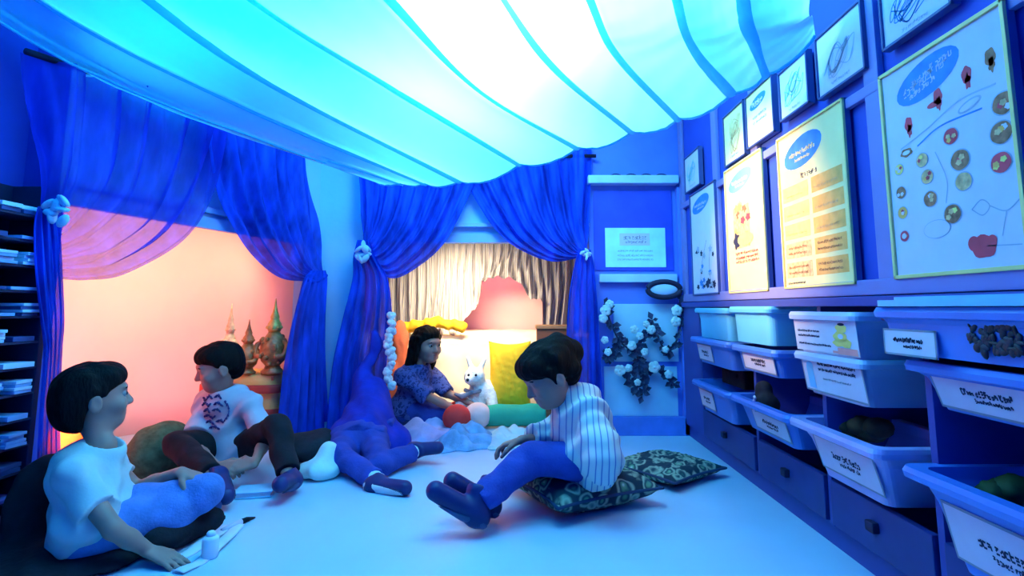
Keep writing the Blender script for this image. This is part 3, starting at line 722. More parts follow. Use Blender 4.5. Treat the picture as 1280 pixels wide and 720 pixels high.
# cream covered bench along the back
zb_ = at(580, 416, 4.42).z
def bench(u, v):
    x = -1.35+u*2.0
    if v < .6: t = v/.6; return Vector((x, 4.40+.015*math.sin(x*14)*(1-t)+.01*wob(6*x, t*3), .004+t*(zb_-.06)))
    t = (v-.6)/.4; return Vector((x, 4.40+.5*t, zb_-.06+.06*math.sin(min(1, t*2.5)*math.pi/2)+.008*wob(7*x, 9*t)))
bn = thing('covered_bench', 'cream cloth covered bench across the back of the right-hand alcove', 'bench', (-.35, 4.6, 0))
m = MB(); m.grid(bench, 80, 30); m.build('cover_cloth', cream, bn, thick=.01)
MB().box((-1.3, 4.43, 0), (.6, 4.9, zb_-.08)).build('bench_box', MATS['cream_cloth'], bn)
s = SDF((-1.25, 4.2, .5), (-.3, 4.75, .95), .01)
p = [at(x, y, 4.38) for x, y in ((488, 413), (515, 408), (545, 403), (578, 408))]
for a, b in zip(p, p[1:]): s.cap(a, b, .035, .045, k=.03, fold=folds(.006, (1, 0, .4), 60))
tag(s.build('yellow_cloth_roll', yel_c), 'long yellow cloth roll on the cream bench behind the dark haired person', 'cloth')
o_c = mat('orange_red_cloth', (.85, .18, .08), .8, var=.15, scale=8, bump=.3)
c = at(499, 445, 4.25); heap('orange_cloth', 'orange red cloth hanging in folds behind the dark haired person', 'cloth', [((c.x, 4.28, .5), (.06, .05, .22)), ((c.x-.02, 4.28, .2), (.09, .08, .25))], o_c, fold=folds(.006, (1, .3, 0), 55))
# tan / brown chest behind the girl's head
ch = thing('wooden_chest', 'brown wooden chest standing behind the seated girl\'s head in alcove', 'chest', (.26, 4.3, 0))
c = at(692, 406, 4.3); wood = mat('brown_wood', (.22, .09, .05), .5, var=.3, scale=6, stretch=(1, 1, 8))
MB().box((c.x-.13, 4.22, 0), (c.x+.12, 4.38, c.z-.03), bev=.006).build('body', wood, ch); MB().box((c.x-.14, 4.21, c.z-.028), (c.x+.13, 4.385, c.z), bev=.008).build('lid', mat('tan_wood', (.45, .25, .12), .5, var=.2), ch)
# cushions
def cushion_mesh(c, sx, sy, h, M=None, n=26, pinch=.5, wr=.0):
    m = MB(); c = Vector(c)
    def fn(sgn):
        def f(u, v):
            a, b = 2*u-1, 2*v-1
            e = (max(0, 1-abs(a)**2.6)*max(0, 1-abs(b)**2.6))**pinch
            k = 1-.10*(1-abs(a)**2)*abs(b)**3; k2 = 1-.10*(1-abs(b)**2)*abs(a)**3
            p = Vector((a*sx*k2, b*sy*k, sgn*h*e+wr*e*wob(6*a, 6*b, sgn)))
            return c+(M @ p if M else p)
        return f
    m.grid(fn(1), n, n); m.grid(lambda u, v: fn(-1)(1-u, v), n, n); return m
def piping(c, sx, sy, M, r=.006):
    pts = []
    for k in range(81):
        t = k/80*4; i = int(t) % 4; f = t-int(t); a, b = ((-1+2*f, -1), (1, -1+2*f), (1-2*f, 1), (-1, 1-2*f))[i]
        p = Vector((a*sx*(1-.10*(1-abs(a)**2)*0-.10*(1-abs(b)**2)*abs(a)**3), b*sy*(1-.10*(1-abs(a)**2)*abs(b)**3), 0)); pts.append(Vector(c)+M @ p)
    return MB().tube(pts, r, 8)
I3 = Matrix.Identity(3)
# yellow square cushion stands upright behind the green bolster
c = at(637, 468, 4.12); M = Matrix.Rotation(R(78), 3, 'X')
yc = tag(cushion_mesh((c.x, 4.12, c.z-.01), .155, .25, .085, M, pinch=.38, wr=.012).build('cushion', yel_c), 'upright yellow cushion leaning behind the green bolster', 'cushion')
gz = at(640, 505, 3.92).z
s = SDF((-.35, 3.7, -.05), (.35, 4.1, .3), .009); a = at(618, 521, 3.92); b = at(664, 521, 3.92); r_ = gz*.52
s.cap((a.x-.06, 3.90, r_), (b.x+.06, 3.92, r_), r_*.9, r_*.94, k=.02, cut=[((a.x-.10, 0, 0), (-1, 0, .1)), ((b.x+.10, 0, 0), (1, 0, 0))], fold=folds(.003, (1, 0, .3), 30)); s.half((0, 0, .004), (0, 0, -1))
tag(s.build('bolster', mat('green_cloth', (.03, .42, .28), .85, var=.1, bump=.2)), 'fat green bolster cushion lying in front of the yellow cushion', 'bolster')
# red and pink balls
def soft_ball(px, py, Y, r, mt, label):
    c = at(px, py, Y); m = MB(); m.ball((c.x, Y, r), (r*1.08, r, r), u=28, v=18)
    t = m.build('soft_ball', mt); tag(t, label, 'ball', 'soft balls by the blankets')
    q = MB(); q.tube([(c.x+r*1.08*math.cos(a), Y+r*math.sin(a)*.5, r+r*math.sin(a)*.86) for a in [2*math.pi*k/32 for k in range(33)]], .003, 6); q.build('seam', mt, t); return t
soft_ball(571, 528, 3.80, .085, mat('red_felt', (.85, .05, .05), .8, var=.1, bump=.2), 'red soft ball in front of the dark haired person\'s hands')
soft_ball(597, 526, 3.87, .085, mat('pale_pink_felt', (.9, .62, .62), .8, var=.08, bump=.2), 'pale pink soft ball between the red ball and green bolster')
c = at(580, 503, 4.05); heap('red_pouch', 'small red cloth pouch lying behind the red and pink balls', 'pouch', [((c.x-.03, 4.05, .07), (.10, .06, .08)), ((c.x+.06, 4.05, .06), (.07, .05, .05))], MATS['red_felt'], fold=folds(.005, (1, 0, .5), 40))
# white soft toy
pt = thing('soft_toy', 'white fluffy soft toy with grey ears beside the yellow cushion', 'soft toy', tuple(Vector((at(597, 500, 4.1).x, 4.1, 0))))
tx = at(597, 500, 4.1).x; hz_ = at(593, 470, 4.1).z; bz = at(603, 492, 4.1).z
s = SDF((tx-.3, 3.85, -.05), (tx+.35, 4.35, .75), .009); tf = lambda P: .004*np.sin(P[..., 0]*110)*np.sin(P[..., 1]*120)*np.sin(P[..., 2]*115)
s.ell((tx+.05, 4.1, bz), (.12, .10, .10), fold=tf); s.ell((tx-.01, 4.08, bz*.5), (.11, .09, bz*.6), fold=tf); s.ell((tx-.02, 4.05, hz_), (.075, .07, .065), k=.03, fold=tf); s.ell((tx-.05, 3.99, hz_-.015), (.035, .035, .028), k=.02)
s.cap((tx-.04, 4.08, hz_+.05), (tx-.075, 4.10, hz_+.13), .022, .014, k=.02); s.cap((tx+.02, 4.08, hz_+.05), (tx+.05, 4.10, hz_+.12), .022, .014, k=.02)
for sx_ in (-.1, .1): s.cap((tx+sx_, 4.03, bz-.02), (tx+sx_*1.35, 3.95, .05), .04, .035, k=.02)
s.half((0, 0, .003), (0, 0, -1)); fur = mat('white_plush', (.8, .8, .82), .95, var=.12, scale=40, bump=.6, bscale=90)
s.build('body', fur, pt); m = MB()
for dx in (-.045, .005): m.ball((tx+dx-.01, 3.985, hz_+.02), .009, u=10, v=8)
m.ball((tx-.06, 3.957, hz_-.01), .011, u=10, v=8); m.build('eyes_and_nose', black_m, pt)
m = MB(); m.tube(bez([(tx-.085, 4.05, hz_-.09), (tx-.02, 3.985, hz_-.10), (tx+.05, 4.04, hz_-.085)], 14), .014, 8); m.tube([(tx-.03, 3.99, hz_-.1), (tx-.10, 3.95, bz), (tx-.15, 3.96, bz+.02)], [.014, .02, .008], 8); m.build('grey_scarf', mat('grey_knit', (.2, .22, .32), .9, bump=.4), pt)
# string of white pompoms hanging at the edge of the left curtain
gb = thing('pompom_string', 'string of white pompoms hanging along the left edge of the back alcove', 'garland', tuple(at(487, 480, YB-.2)))
pts = [at(488+2.5*math.sin(k*1.3), 396+k*8.6, YB-.20) for k in range(11)]
m = MB(); m.tube(pts, .003, 6); m.build('cord', paper_m, gb)
for k, p in enumerate(pts):
    m = MB(); rr = random.Random(k)
    for q in range(6): m.ball(p+Vector((rr.uniform(-.014, .014), rr.uniform(-.014, .014), rr.uniform(-.014, .014))), .017+.006*rr.random(), u=10, v=7)
    m.build('pompom', fur, gb)
# blankets and clothes on the threshold
def drape_heap(name, label, cat, px0, px1, pyf, pyb, hgt, mt, seed, group=None, res=(70, 40), lump=None):
    """crumpled cloth lying on the floor: a height field with folds over a rounded outline"""
    a, b = flr(px0, pyf), flr(px1, pyf); Yb = flr((px0+px1)/2, pyb).y; cx, cy = (a.x+b.x)/2, (a.y+Yb)/2; sx, sy = (b.x-a.x)/2, abs(Yb-a.y)/2
    rr = random.Random(seed); ph = rr.random()*9
    def fn(u, v):
        ang = 2*math.pi*u; rad = v
        e = 1+.13*math.sin(3*ang+ph)+.08*math.sin(7*ang+2*ph)
        sq = 1/max(abs(math.cos(ang))**3+abs(math.sin(ang))**3, .3)**(1/3)
        x, y = rad*math.cos(ang)*sq*sx*e, rad*math.sin(ang)*sq*sy*e
        f = max(0, 1-rad**3.0)
        z = .012+hgt*f*(.5+.35*math.sin(x*22+ph+2*math.sin(y*15+ph))+.3*math.sin(y*34+3*math.sin(x*11)+ph))
        z += .010*math.sin(ang*9+ph)*rad**2
        if lump: z += lump(cx+x, cy+y)*f
        if rad > .97: z = .004
        return Vector((cx+x, cy+y, max(z, .004)))
    m = MB(); m.grid(fn, *res); return tag(m.build(name, mt, thick=.006), label, cat, group)
drape_heap('blanket', 'lavender blanket spread below the dark haired person on alcove threshold', 'blanket', 484, 552, 556, 530, .07, mat('lavender_knit', (.5, .42, .75), .9, var=.15, bump=.4), 1)
drape_heap('clothes_heap', 'heap of blue clothes lying before the red ball', 'clothes', 540, 612, 566, 538, .08, mat('faded_denim', (.22, .42, .7), .9, var=.3, scale=12, bump=.4), 2)
drape_heap('crumpled_sheet', 'crumpled white cloth on the floor before the green bolster', 'cloth', 606, 668, 562, 540, .06, mat('white_cotton', (.72, .8, .82), .9, var=.08, bump=.3), 3)
# ------------------------------------------------------------------ inside the left alcove
ty = 3.42
def la(px, py, Y): return at(px, py, Y)
tl_, tr_ = la(262, 462, ty).x, la(350, 462, ty).x; tz = la(315, 468, ty).z
tb = thing('low_table', 'low table under a yellow cloth carrying gold figurines in pink alcove', 'table', ((tl_+tr_)/2-.05, ty+.06, 0))
gold_c = mat('golden_cloth', (.85, .6, .2), .8, var=.12, scale=6, bump=.3)
ax, bx_, ay, by = tl_-.02, tr_-.02, ty-.02, ty+.30
def tcl(u, v):
    a = 2*math.pi*u; q = 1/max(abs(math.cos(a))**6+abs(math.sin(a))**6, .1)**(1/6); X, Y_ = math.cos(a)*q, math.sin(a)*q
    cx, cy = (ax+bx_)/2, (ay+by)/2; sx, sy = (bx_-ax)/2, (by-ay)/2
    if v < .5: r_ = v*2; return Vector((cx+X*sx*r_, cy+Y_*sy*r_, tz+.01*wob(9*X*r_, 9*Y_*r_)))
    t = (v-.5)*2; k = 1+.04*t+.035*t*math.sin(16*a)
    return Vector((cx+X*sx*k, cy+Y_*sy*k, tz-.01-t*(tz-.03)))
m = MB(); m.grid(tcl, 90, 24); m.build('tablecloth', gold_c, tb)
m = MB(); 
for x_ in (ax+.04, bx_-.04):
    for y_ in (ay+.04, by-.04): MB().box((x_-.02, y_-.02, 0), (x_+.02, y_+.02, tz-.03), bev=.003).build('leg', wood, tb)
MB().box((ax+.015, ay+.015, tz-.035), (bx_-.015, by-.015, tz-.014)).build('table_top', wood, tb)
for zq in (.30, .16):
    def rn(u, v, zq=zq):
        a = math.pi*(1+u); q = 1/max(abs(math.cos(a))**6+abs(math.sin(a))**6, .1)**(1/6)
        return Vector(((ax+bx_)/2+math.cos(a)*q*((bx_-ax)/2+.035), (ay+by)/2+math.sin(a)*q*((by-ay)/2+.035), zq+.05*v))
    m = MB(); m.grid(rn, 60, 3); m.build('red_ribbon', mat('dark_red_ribbon', (.45, .06, .05), .7), tb, thick=.004)
bronze = mat('golden_brown_glaze', (.42, .16, .05), .35, spec=.5, var=.5, scale=25, bump=.5, bscale=50); gild = mat('gilt', (.75, .45, .12), .35, var=.3, scale=30, bump=.3, metal=.3)
palef = mat('pale_gilt', (.75, .62, .35), .5, var=.35, scale=30, bump=.4)
def figurine(label, px, top, base, Y, w, mts, seed):
    x, z1 = la(px, top, Y).x, la(px, top, Y).z; H = z1-tz; rr = random.Random(seed)
    t = thing('figurine', label, 'figurine', (x, Y, tz), 'golden figurines on the low table')
    z0 = tz+.004
    MB().lathe((x, Y, z0), [(w*.8, 0), (w*.85, H*.03), (w*.6, H*.07), (w*.55, H*.10)], 20).build('foot', mts[0], t)
    m = MB(); m.lathe((x, Y, z0), [(w*.5, H*.10), (w*.85, H*.17), (w*1.0, H*.28), (w*.92, H*.40), (w*.6, H*.50), (w*.42, H*.55)], 24)
    for k in range(22):
        a, h = rr.random()*6.28, rr.uniform(.14, .48); r_ = w*(.95-.9*abs(h-.29)); m.ball((x+r_*math.cos(a), Y+r_*math.sin(a), z0+H*h), w*rr.uniform(.13, .24), u=10, v=7)
    m.build('body', mts[0], t)
    m = MB(); m.lathe((x, Y, z0), [(w*.42, H*.55), (w*.55, H*.60), (w*.5, H*.66), (w*.3, H*.72), (w*.34, H*.75), (w*.2, H*.82), (w*.1, H*.90), (w*.03, H)], 20)
    for k in range(9): a = k*.7; m.ball((x+w*.5*math.cos(a), Y+w*.5*math.sin(a), z0+H*.61), w*.14, u=8, v=6)
    m.build('crown_spire', mts[1], t)
    for s_ in (-1, 1):
        m = MB(); m.tube(bez([(x+s_*w*.6, Y-.005, z0+H*.42), (x+s_*w*1.15, Y-.02, z0+H*.38), (x+s_*w*1.05, Y-.05, z0+H*.25), (x+s_*w*.5, Y-.075, z0+H*.24)], 16), [w*.2-.0001*k for k in range(17)], 10); m.build('arm', mts[0], t)
    return t
figurine('tall golden brown figurine with pointed spire, biggest one, near the blue curtain', 345, 374, 450, ty+.02, .078, (bronze, gild), 1)
figurine('short golden brown figurine standing just behind the sitting boy\'s head', 312, 400, 455, ty-.0, .062, (bronze, bronze), 2)
figurine('slender pale gold figurine at the left end of the low table', 290, 380, 450, ty+.12, .05, (palef, palef), 3)
def px_heap(name, label, cat, px, py0, py1, Y, wpx, dep, mt, fold=None, h=.012):
    a, b = at(px-wpx/2, py1, Y), at(px+wpx/2, py0, Y); w = (b.x-a.x)/2; hz_ = b.z
    return heap(name, label, cat, [(((a.x+b.x)/2, Y, hz_*.40), (w, dep, hz_*.5)), (((a.x+b.x)/2+w*.1, Y, hz_*.68), (w*.7, dep*.75, hz_*.33))], mt, h, fold)
px_heap('orange_bag', 'orange cloth bag glowing behind the neck of the nearest boy', 'bag', 84, 508, 590, 2.75, 40, .09, mat('orange_cloth', (.9, .35, .03), .8, var=.1, bump=.3), folds(.006, (1, .2, 0), 50))
px_heap('bean_bag', 'dark green fuzzy bean bag on the floor between the two boys', 'bean bag', 197, 528, 600, 2.82, 78, .17, mat('green_fleece', (.07, .12, .07), .95, var=.35, scale=30, bump=.6, bscale=70), folds(.006, (1, .2, .3), 25))
# ------------------------------------------------------------------ display rack at the left edge
RX0, RX1, RY0, RY1 = -1.895, -1.735, 1.30, 2.06
rk = thing('display_rack', 'tall dark display rack of many shelves at the left edge', 'rack', ((RX0+RX1)/2, (RY0+RY1)/2, 0))
rkm = mat('dark_rack', (.02, .025, .08), .5)
for y in (RY0, RY1): MB().box((RX0, y-.012, 0), (RX1, y+.012, 1.25), bev=.003).build('side_panel', rkm, rk)
MB().box((RX0-.003, RY0, 0), (RX0+.006, RY1, 1.25)).build('back_panel', rkm, rk)
NS = 13; sz = [.06+i*.089 for i in range(NS)]
for z in sz: MB().box((RX0+.006, RY0+.012, z-.008), (RX1, RY1-.012, z), bev=.002).build('shelf', rkm, rk)
ordn = ['lowest', 'second lowest', 'third lowest', 'fourth lowest', 'fifth from the bottom', 'sixth from the bottom', 'middle', 'sixth from the top', 'fifth from the top', 'fourth from the top', 'third from the top', 'second from the top', 'topmost']
pap = [mat('booklet_blue', (.25, .38, .75), .7, var=.15), mat('booklet_pale', (.55, .65, .9), .7, var=.1), mat('booklet_navy', (.05, .07, .25), .7, var=.2), mat('booklet_violet', (.3, .15, .5), .7)]
rnd = random.Random(21)
for i, z in enumerate(sz):
    y = RY1-.03
    while y > 1.62:
        w = rnd.uniform(.07, .13); d = rnd.uniform(.09, .15); h = rnd.choice((.012, .018, .03, .045)); mt = rnd.choice(pap[:3]) if i > 4 else rnd.choice([pap[0], pap[2], pap[2], pap[3]])
        m = MB(); n = max(1, int(h/.011))
        for k in range(n):
            a = rnd.uniform(-.12, .12); M = Matrix.Translation((RX1-d/2+rnd.uniform(-.004, .012), y-w/2, z+.001+k*h/n)) @ Matrix.Rotation(a, 4, 'Z')
            m.box((-d/2, -w/2, 0), (d/2, w/2, h/n-.001), k % 2, M=M, bev=.0015)
        t = m.build('booklet', [mt, pap[1] if i > 4 else mt]); tag(t, 'small booklets lying on the %s shelf of the dark display rack' % ordn[i], 'booklet', 'booklets on shelf %s of the rack' % ordn[i])
        y -= w+rnd.uniform(.01, .05)
redm = mat('red_card', (.75, .05, .06), .7)
tag(MB().box((-1.70, 1.66, .0), (-1.685, 1.70, .02)).build('x', redm), 'x', 'x') if False else None
# ------------------------------------------------------------------ floor things
def pillow_thing(label, c, sx, sy, h, rot, tilt, mt, seed):
    M = Matrix.Rotation(R(rot), 3, 'Z') @ Matrix.Rotation(R(tilt), 3, 'X')
    t = thing('floor_pillow', label, 'pillow', (c[0], c[1], 0), 'patterned floor pillows')
    cushion_mesh(c, sx, sy, h, M, pinch=.42, wr=.010).build('cover', mt, t); piping(c, sx, sy, M).build('piping', mat('dark_piping', (.03, .05, .12), .8), t); return t
flo = pattern_mat('green_floral_print', [(.45, .62, .5), (.12, .3, .18), (.03, .06, .08), (.28, .4, .3), (.02, .04, .06)], 16)
p1c = flr(724, 634); p2c = flr(834, 596)
pillow_thing('green and black patterned floor pillow under the girl', (p1c.x+.01, p1c.y+.09, .074), .25, .235, .072, 28, 0, flo, 1)
pillow_thing('green patterned floor pillow lying alone behind the girl', (p2c.x, p2c.y+.02, .045), .195, .20, .042, 38, 0, flo, 2)
px_heap('dark_cushion', 'dark slumped cushion on the floor at the foot of blue curtain', 'cushion', 388, 540, 592, 3.12, 92, .16, mat('near_black_cloth', (.015, .02, .03), .9, var=.4, bump=.3), folds(.006, (1, .3, 0), 25))
# book, papers, bottle by the boys
bk = flr(320, 618); bkt = thing('book', 'pale blue closed book on the floor before the boy\'s feet', 'book', (bk.x, bk.y, 0))
M = Matrix.Translation((bk.x, bk.y, 0)) @ Matrix.Rotation(R(12), 4, 'Z'); 
MB().box((-.075, -.06, .002), (.075, .06, .006), M=M, bev=.001).box((-.075, -.06, .022), (.075, .06, .026), M=M, bev=.001).box((-.078, -.06, .002), (-.073, .06, .026), M=M, bev=.001).build('cover', mat('pale_blue_card', (.35, .6, .85), .6), bkt)
MB().box((-.072, -.056, .006), (.070, .056, .022), M=M).build('pages', paper_m, bkt)
strip_m = mat('pinkish_paper', (.7, .68, .8), .8, var=.08)
def strip(label, pts, w, mt):
    c = bez([flr(*p) for p in pts], 24)
    def fn(u, v):
        t = u*24; j = min(int(t), 23); p = c[j].lerp(c[j+1], t-j); d = (c[min(j+1, 24)]-c[j]).normalized(); s_ = Vector((-d.y, d.x, 0))
        return p+s_*w*(v-.5)+Vector((0, 0, .006+.006*math.sin(9*u+2)*math.sin(3.1*u)+.004*math.sin(v*3)))
    m = MB(); m.grid(fn, 40, 4); return tag(m.build('paper_strip', mt, thick=.002), label, 'paper', 'paper strips on the floor')
strip('long pale paper strip on the floor nearest the boy\'s black cushion', [(200, 708), (232, 694), (260, 677), (284, 660)], .05, strip_m)
strip('pinkish paper strip curling beside the white tube', [(222, 718), (250, 703), (276, 682), (298, 658)], .045, strip_m)
bp = flr(262, 697); bo = thing('glue_tube', 'small white tube standing on the floor by the paper strips', 'tube', (bp.x, bp.y, 0))
hh = at(262, 664, bp.y).z-.0
MB().lathe((bp.x, bp.y, .0), [(.022, 0), (.025, .004), (.025, hh*.72), (.021, hh*.80), (.014, hh*.84)], 20).build('body', mat('white_tube', (.8, .75, .85), .4), bo)
MB().lathe((bp.x, bp.y, hh*.83), [(.014, 0), (.014, hh*.1), (.010, hh*.17)], 16).build('cap', strip_m, bo)
ps = flr(292, 660); pe = flr(310, 652); dv = (pe-ps)
br = thing('paint_brush', 'white handled brush lying on the floor beyond the white tube', 'brush', (ps.x, ps.y, 0))
up = Vector((0, 0, .010)); MB().tube([ps-dv*.8+up, ps+up, ps+dv*.5+up], [.007, .009, .011], 10).build('handle', paper_m, br); MB().tube([ps+dv*.5+up, ps+dv*.9+up, ps+dv*1.5+up*.4], [.010, .009, .003], 10).build('bristles', black_m, br)
# ------------------------------------------------------------------ posters and pictures on the right wall
XP = XR-.026
blue_ink = mat('blue_print', (.05, .22, .62), .7, var=.15, scale=30); teal_ink = mat('teal_print', (.2, .6, .68), .7); brown_ink = mat('brown_print', (.35, .14, .08), .7, var=.4, scale=60)
red_ink = mat('red_print', (.65, .06, .10), .7, var=.2); or_ink = mat('orange_print', (.85, .42, .12), .7, var=.12, scale=30); ye_ink = mat('yellow_print', (.85, .66, .2), .7, var=.12, scale=30)
tan_ink = mat('tan_print', (.7, .42, .22), .7, var=.3, scale=60); gr_ink = mat('grey_print', (.35, .4, .55), .7)
PM = [paper_m, ink_m, blue_ink, teal_ink, brown_ink, red_ink, or_ink, ye_ink, tan_ink, gr_ink]
warm_p = mat('lamp_tinted_paper', (.88, .72, .36), .8, var=.06, scale=6)  # cream tint puts the warm spotlight's yellow into the sheet colour
gold_m = mat('pale_gold_frame', (.75, .62, .25), .4, var=.1); dkf_m = mat('dark_blue_frame', (.06, .08, .25), .4)
EX, EY, EZ = Vector((0, -1, 0)), Vector((0, 0, 1)), Vector((-1, 0, 0))
def poster(name, label, cat, tl, tr, br, bl, draw, fmat, group, fw=.008, paper=0):
    q = [onx(*p, XP) for p in (tl, tr, br, bl)]
    ya, yb = (q[0].y+q[3].y)/2, (q[1].y+q[2].y)/2; za, zb = (q[2].z+q[3].z)/2, (q[0].z+q[1].z)/2
    W, H = ya-yb, zb-za; o = Vector((XP-.002, ya, za))
    t = thing(name, label, cat, (XP, (ya+yb)/2, za), group)
    m = MB(); m.box((XP-.002, yb, za), (XP+.016, ya, zb)); m.build('backing_board', dkf_m, t)
    m = MB()
    for a, b in (((0, 0), (W, fw)), ((0, H-fw), (W, H)), ((0, 0), (fw, H)), ((W-fw, 0), (W, H))):
        m.box((XP-.010, ya-a[0], za+a[1]), (XP, ya-b[0], za+b[1]), bev=.002)
    m.build('frame', fmat, t)
    m = MB(); quad(m, o, EX, EY, EZ*.001, fw, W-fw, fw, H-fw, 0)
    draw(m, o, W, H, random.Random(int(W*1e5))); m.build('printed_sheet', [warm_p if paper else paper_m]+PM[1:], t)
    return t
def P_(m, o, e):  # layer heights
    return EZ*(.001+.0006*e)
def scribble(m, o, pts, lw, mi, e):
    c = bez([o+EX*x+EY*y for x, y in pts], 40)
    for a, b in zip(c, c[1:]):
        d = (b-a)
        if d.length < 1e-6: continue
        w = d.normalized().cross(EZ)*lw; z = P_(m, o, e); m.add([a-w+z, b-w+z, b+w+z, a+w+z], [[0, 1, 2, 3]], mi)
def big4(m, o, W, H, r):
    g = lambda px, py: ((px-1100)/176*W, (352-py)/(352-85+0)*H)
    D = lambda u, v, rx, ry, mi, e=1, **k: disc(m, o, EX, EY, P_(m, o, e), u*W, v*H, rx*W, ry*H, mi, **k)
    D(.42, .87, .27, .085, 2, rot=.18)
    for a, b, y, hh in ((.30, .66, .875, .020), (.22, .62, .845, .022), (.27, .50, .82, .014)):
        sl = (EX+EY*.2).normalized(); scrib(m, o+EY*y*H+EX*a*W, sl, EY, P_(m, o, 2), 0, (b-a)*W, 0, hh, 0, r, .0016)
    for u, v, c in ((.24, .70, 5), (.50, .76, 5), (.72, .79, 5), (.88, .81, 4)):
        D(u, v, .035, .035, c, wav=.08); D(u+.005, v-.03, .02, .03, c, wav=.2)
    D(.47, .735, .06, .014, 5)
    scribble(m, o, [(.15*W, .60*H), (.4*W, .645*H), (.65*W, .70*H), (.9*W, .70*H)], .0022, 9, 1); scribble(m, o, [(.3*W, .585*H), (.5*W, .63*H), (.8*W, .63*H)], .0022, 2, 1)
    D(.72, .665, .085, .022, 9, rot=.2); D(.72, .665, .07, .014, 0, 2, rot=.2); D(.2, .575, .055, .02, 4, wav=.1); D(.2, .575, .035, .01, 0, 2)
    food = [(.12, .51, .045, 7), (.33, .515, .055, 8), (.57, .57, .06, 5), (.93, .615, .075, 4), (.12, .40, .05, 4), (.36, .435, .055, 8), (.62, .46, .075, 4), (.90, .51, .075, 4),
            (.12, .305, .05, 6), (.37, .335, .06, 4), (.63, .37, .065, 8), (.88, .40, .07, 5), (.12, .195, .045, 5), (.53, .25, .07, 4)]
    for i, (u, v, q, c) in enumerate(food):
        D(u, v, q, q*.62, 9, 1); D(u, v, q*.88, q*.55, c, 2, wav=.02)
        for k in range(3): D(u+q*r.uniform(-.45, .45), v+q*.5*r.uniform(-.5, .5), q*.28, q*.16, r.choice((0, 5, 6, 8, 7)), 3+.3*k, wav=.15)
    D(.12, .195, .02, .013, 0, 4); D(.40, .20, .11, .04, 9, 1); D(.40, .20, .105, .037, 0, 2)
    for p in ([(.68, .25), (.75, .28), (.80, .25), (.75, .22), (.68, .25)], [(.80, .25), (.9, .22), (1.0, .26)], [(.9, .22), (.86, .13)], [(.9, .40), (.97, .39)], [(.76, .1), (.97, .09)], [(.45, .53), (.52, .4), (.5, .3)]):
        scribble(m, o, [(x*W*.98, y*H) for x, y in p], .0015, 9, 1)
    D(.72, .10, .085, .045, 5, wav=.07); D(.66, .115, .04, .03, 5, 2); D(.78, .12, .03, .02, 5, 2)
def header(m, o, W, H, u, v, rx, ry, mi, r):
    disc(m, o, EX, EY, P_(m, o, 1), u*W, v*H, rx*W, ry*H, mi, rot=.12)
    scrib(m, o, EX, EY, P_(m, o, 2), (u-rx*.7)*W, (u+rx*.7)*W, v*H+.0, .016, 0, r, .002)
    scrib(m, o, EX, EY, P_(m, o, 2), (u-rx*.4)*W, (u+rx*.4)*W, (v-ry*.45)*H, .010, 0, r, .0013)
def p3(m, o, W, H, r):
    header(m, o, W, H, .40, .84, .30, .095, 2, r)
    scrib(m, o, EX, EY, P_(m, o, 1), .36*W, .62*W, .69*H, .02, 1, r, .0016)
    for i in range(5):
        y = .555-.122*i
        for x0, x1, c in ((.05, .46, 7), (.51, .93, 6)):
            quad(m, o, EX, EY, P_(m, o, 1), x0*W, x1*W, y*H, (y+.095)*H, c if (i < 3 or c == 6) else 8)
            for k in range(2 if i > 2 else 1): scrib(m, o, EX, EY, P_(m, o, 2), (x0+.04)*W, (x1-.06)*W, (y+.03+.035*k)*H, .009, 8 if i < 3 else 4, r, .0009)
    scrib(m, o, EX, EY, P_(m, o, 2), .06*W, .35*W, .035*H, .008, 1, r, .001)
def p2(m, o, W, H, r):
    header(m, o, W, H, .42, .86, .32, .075, 3, r)
    quad(m, o, EX, EY, P_(m, o, 1), .2*W, .62*W, .34*H, .66*H, 8)
    for k in range(16): disc(m, o, EX, EY, P_(m, o, 2+.05*k), r.uniform(.24, .6)*W, r.uniform(.38, .68)*H, .055*W, .028*H, r.choice((4, 8, 6, 5)), wav=.2)
    disc(m, o, EX, EY, P_(m, o, 3), .27*W, .40*H, .08*W, .06*H, 1, wav=.2); disc(m, o, EX, EY, P_(m, o, 3.4), .5*W, .40*H, .2*W, .05*H, 7)
    for y in (.30, .265, .235): scrib(m, o, EX, EY, P_(m, o, 1), .22*W, .82*W, y*H, .013, 5, r, .0018)
def p1(m, o, W, H, r):
    header(m, o, W, H, .42, .86, .34, .075, 2, r)
    for k in range(26):
        u, v = r.uniform(.2, .85), .08+.42*r.random()**1.6
        disc(m, o, EX, EY, P_(m, o, 1+.05*k), u*W, v*H, r.uniform(.03, .07)*W, r.uniform(.012, .03)*H, r.choice((1, 1, 2, 9)), wav=.25)
    for q in ([(.3, .1), (.4, .3), (.6, .5)], [(.7, .1), (.68, .3), (.75, .45)]): scribble(m, o, [(x*W, y*H) for x, y in q], .0015, 1, 1)
def sketch(ci):
    def f(m, o, W, H, r):
        for k in range(5):
            cx, cy = r.uniform(.35, .65), r.uniform(.35, .65)
            scribble(m, o, [((cx+.22*math.cos(t*1.3+k))*W, (cy+.2*math.sin(t*1.9+k))*H) for t in range(7)], .0018, ci, 1)
        scrib(m, o, EX, EY, P_(m, o, 1), .3*W, .7*W, .14*H, .012, 9, r, .001)
    return f
def smallp(m, o, W, H, r):
    header(m, o, W, H, .45, .75, .3, .1, 2, r)
    for y in (.5, .4): scrib(m, o, EX, EY, P_(m, o, 1), .25*W, .75*W, y*H, .013, 9, r, .0012)
poster('poster', 'large white poster with red fruit, plated food pictures and scribbled blue oval heading', 'poster', (1098, 92), (1272, -4), (1280, 333), (1124, 352), big4, gold_m, 'posters on the right wall', .010)
poster('poster', 'poster with a grid of orange and yellow boxes under a blue oval', 'poster', (968, 178), (1052, 124), (1076, 356), (988, 360), p3, gold_m, 'posters on the right wall', paper=1)
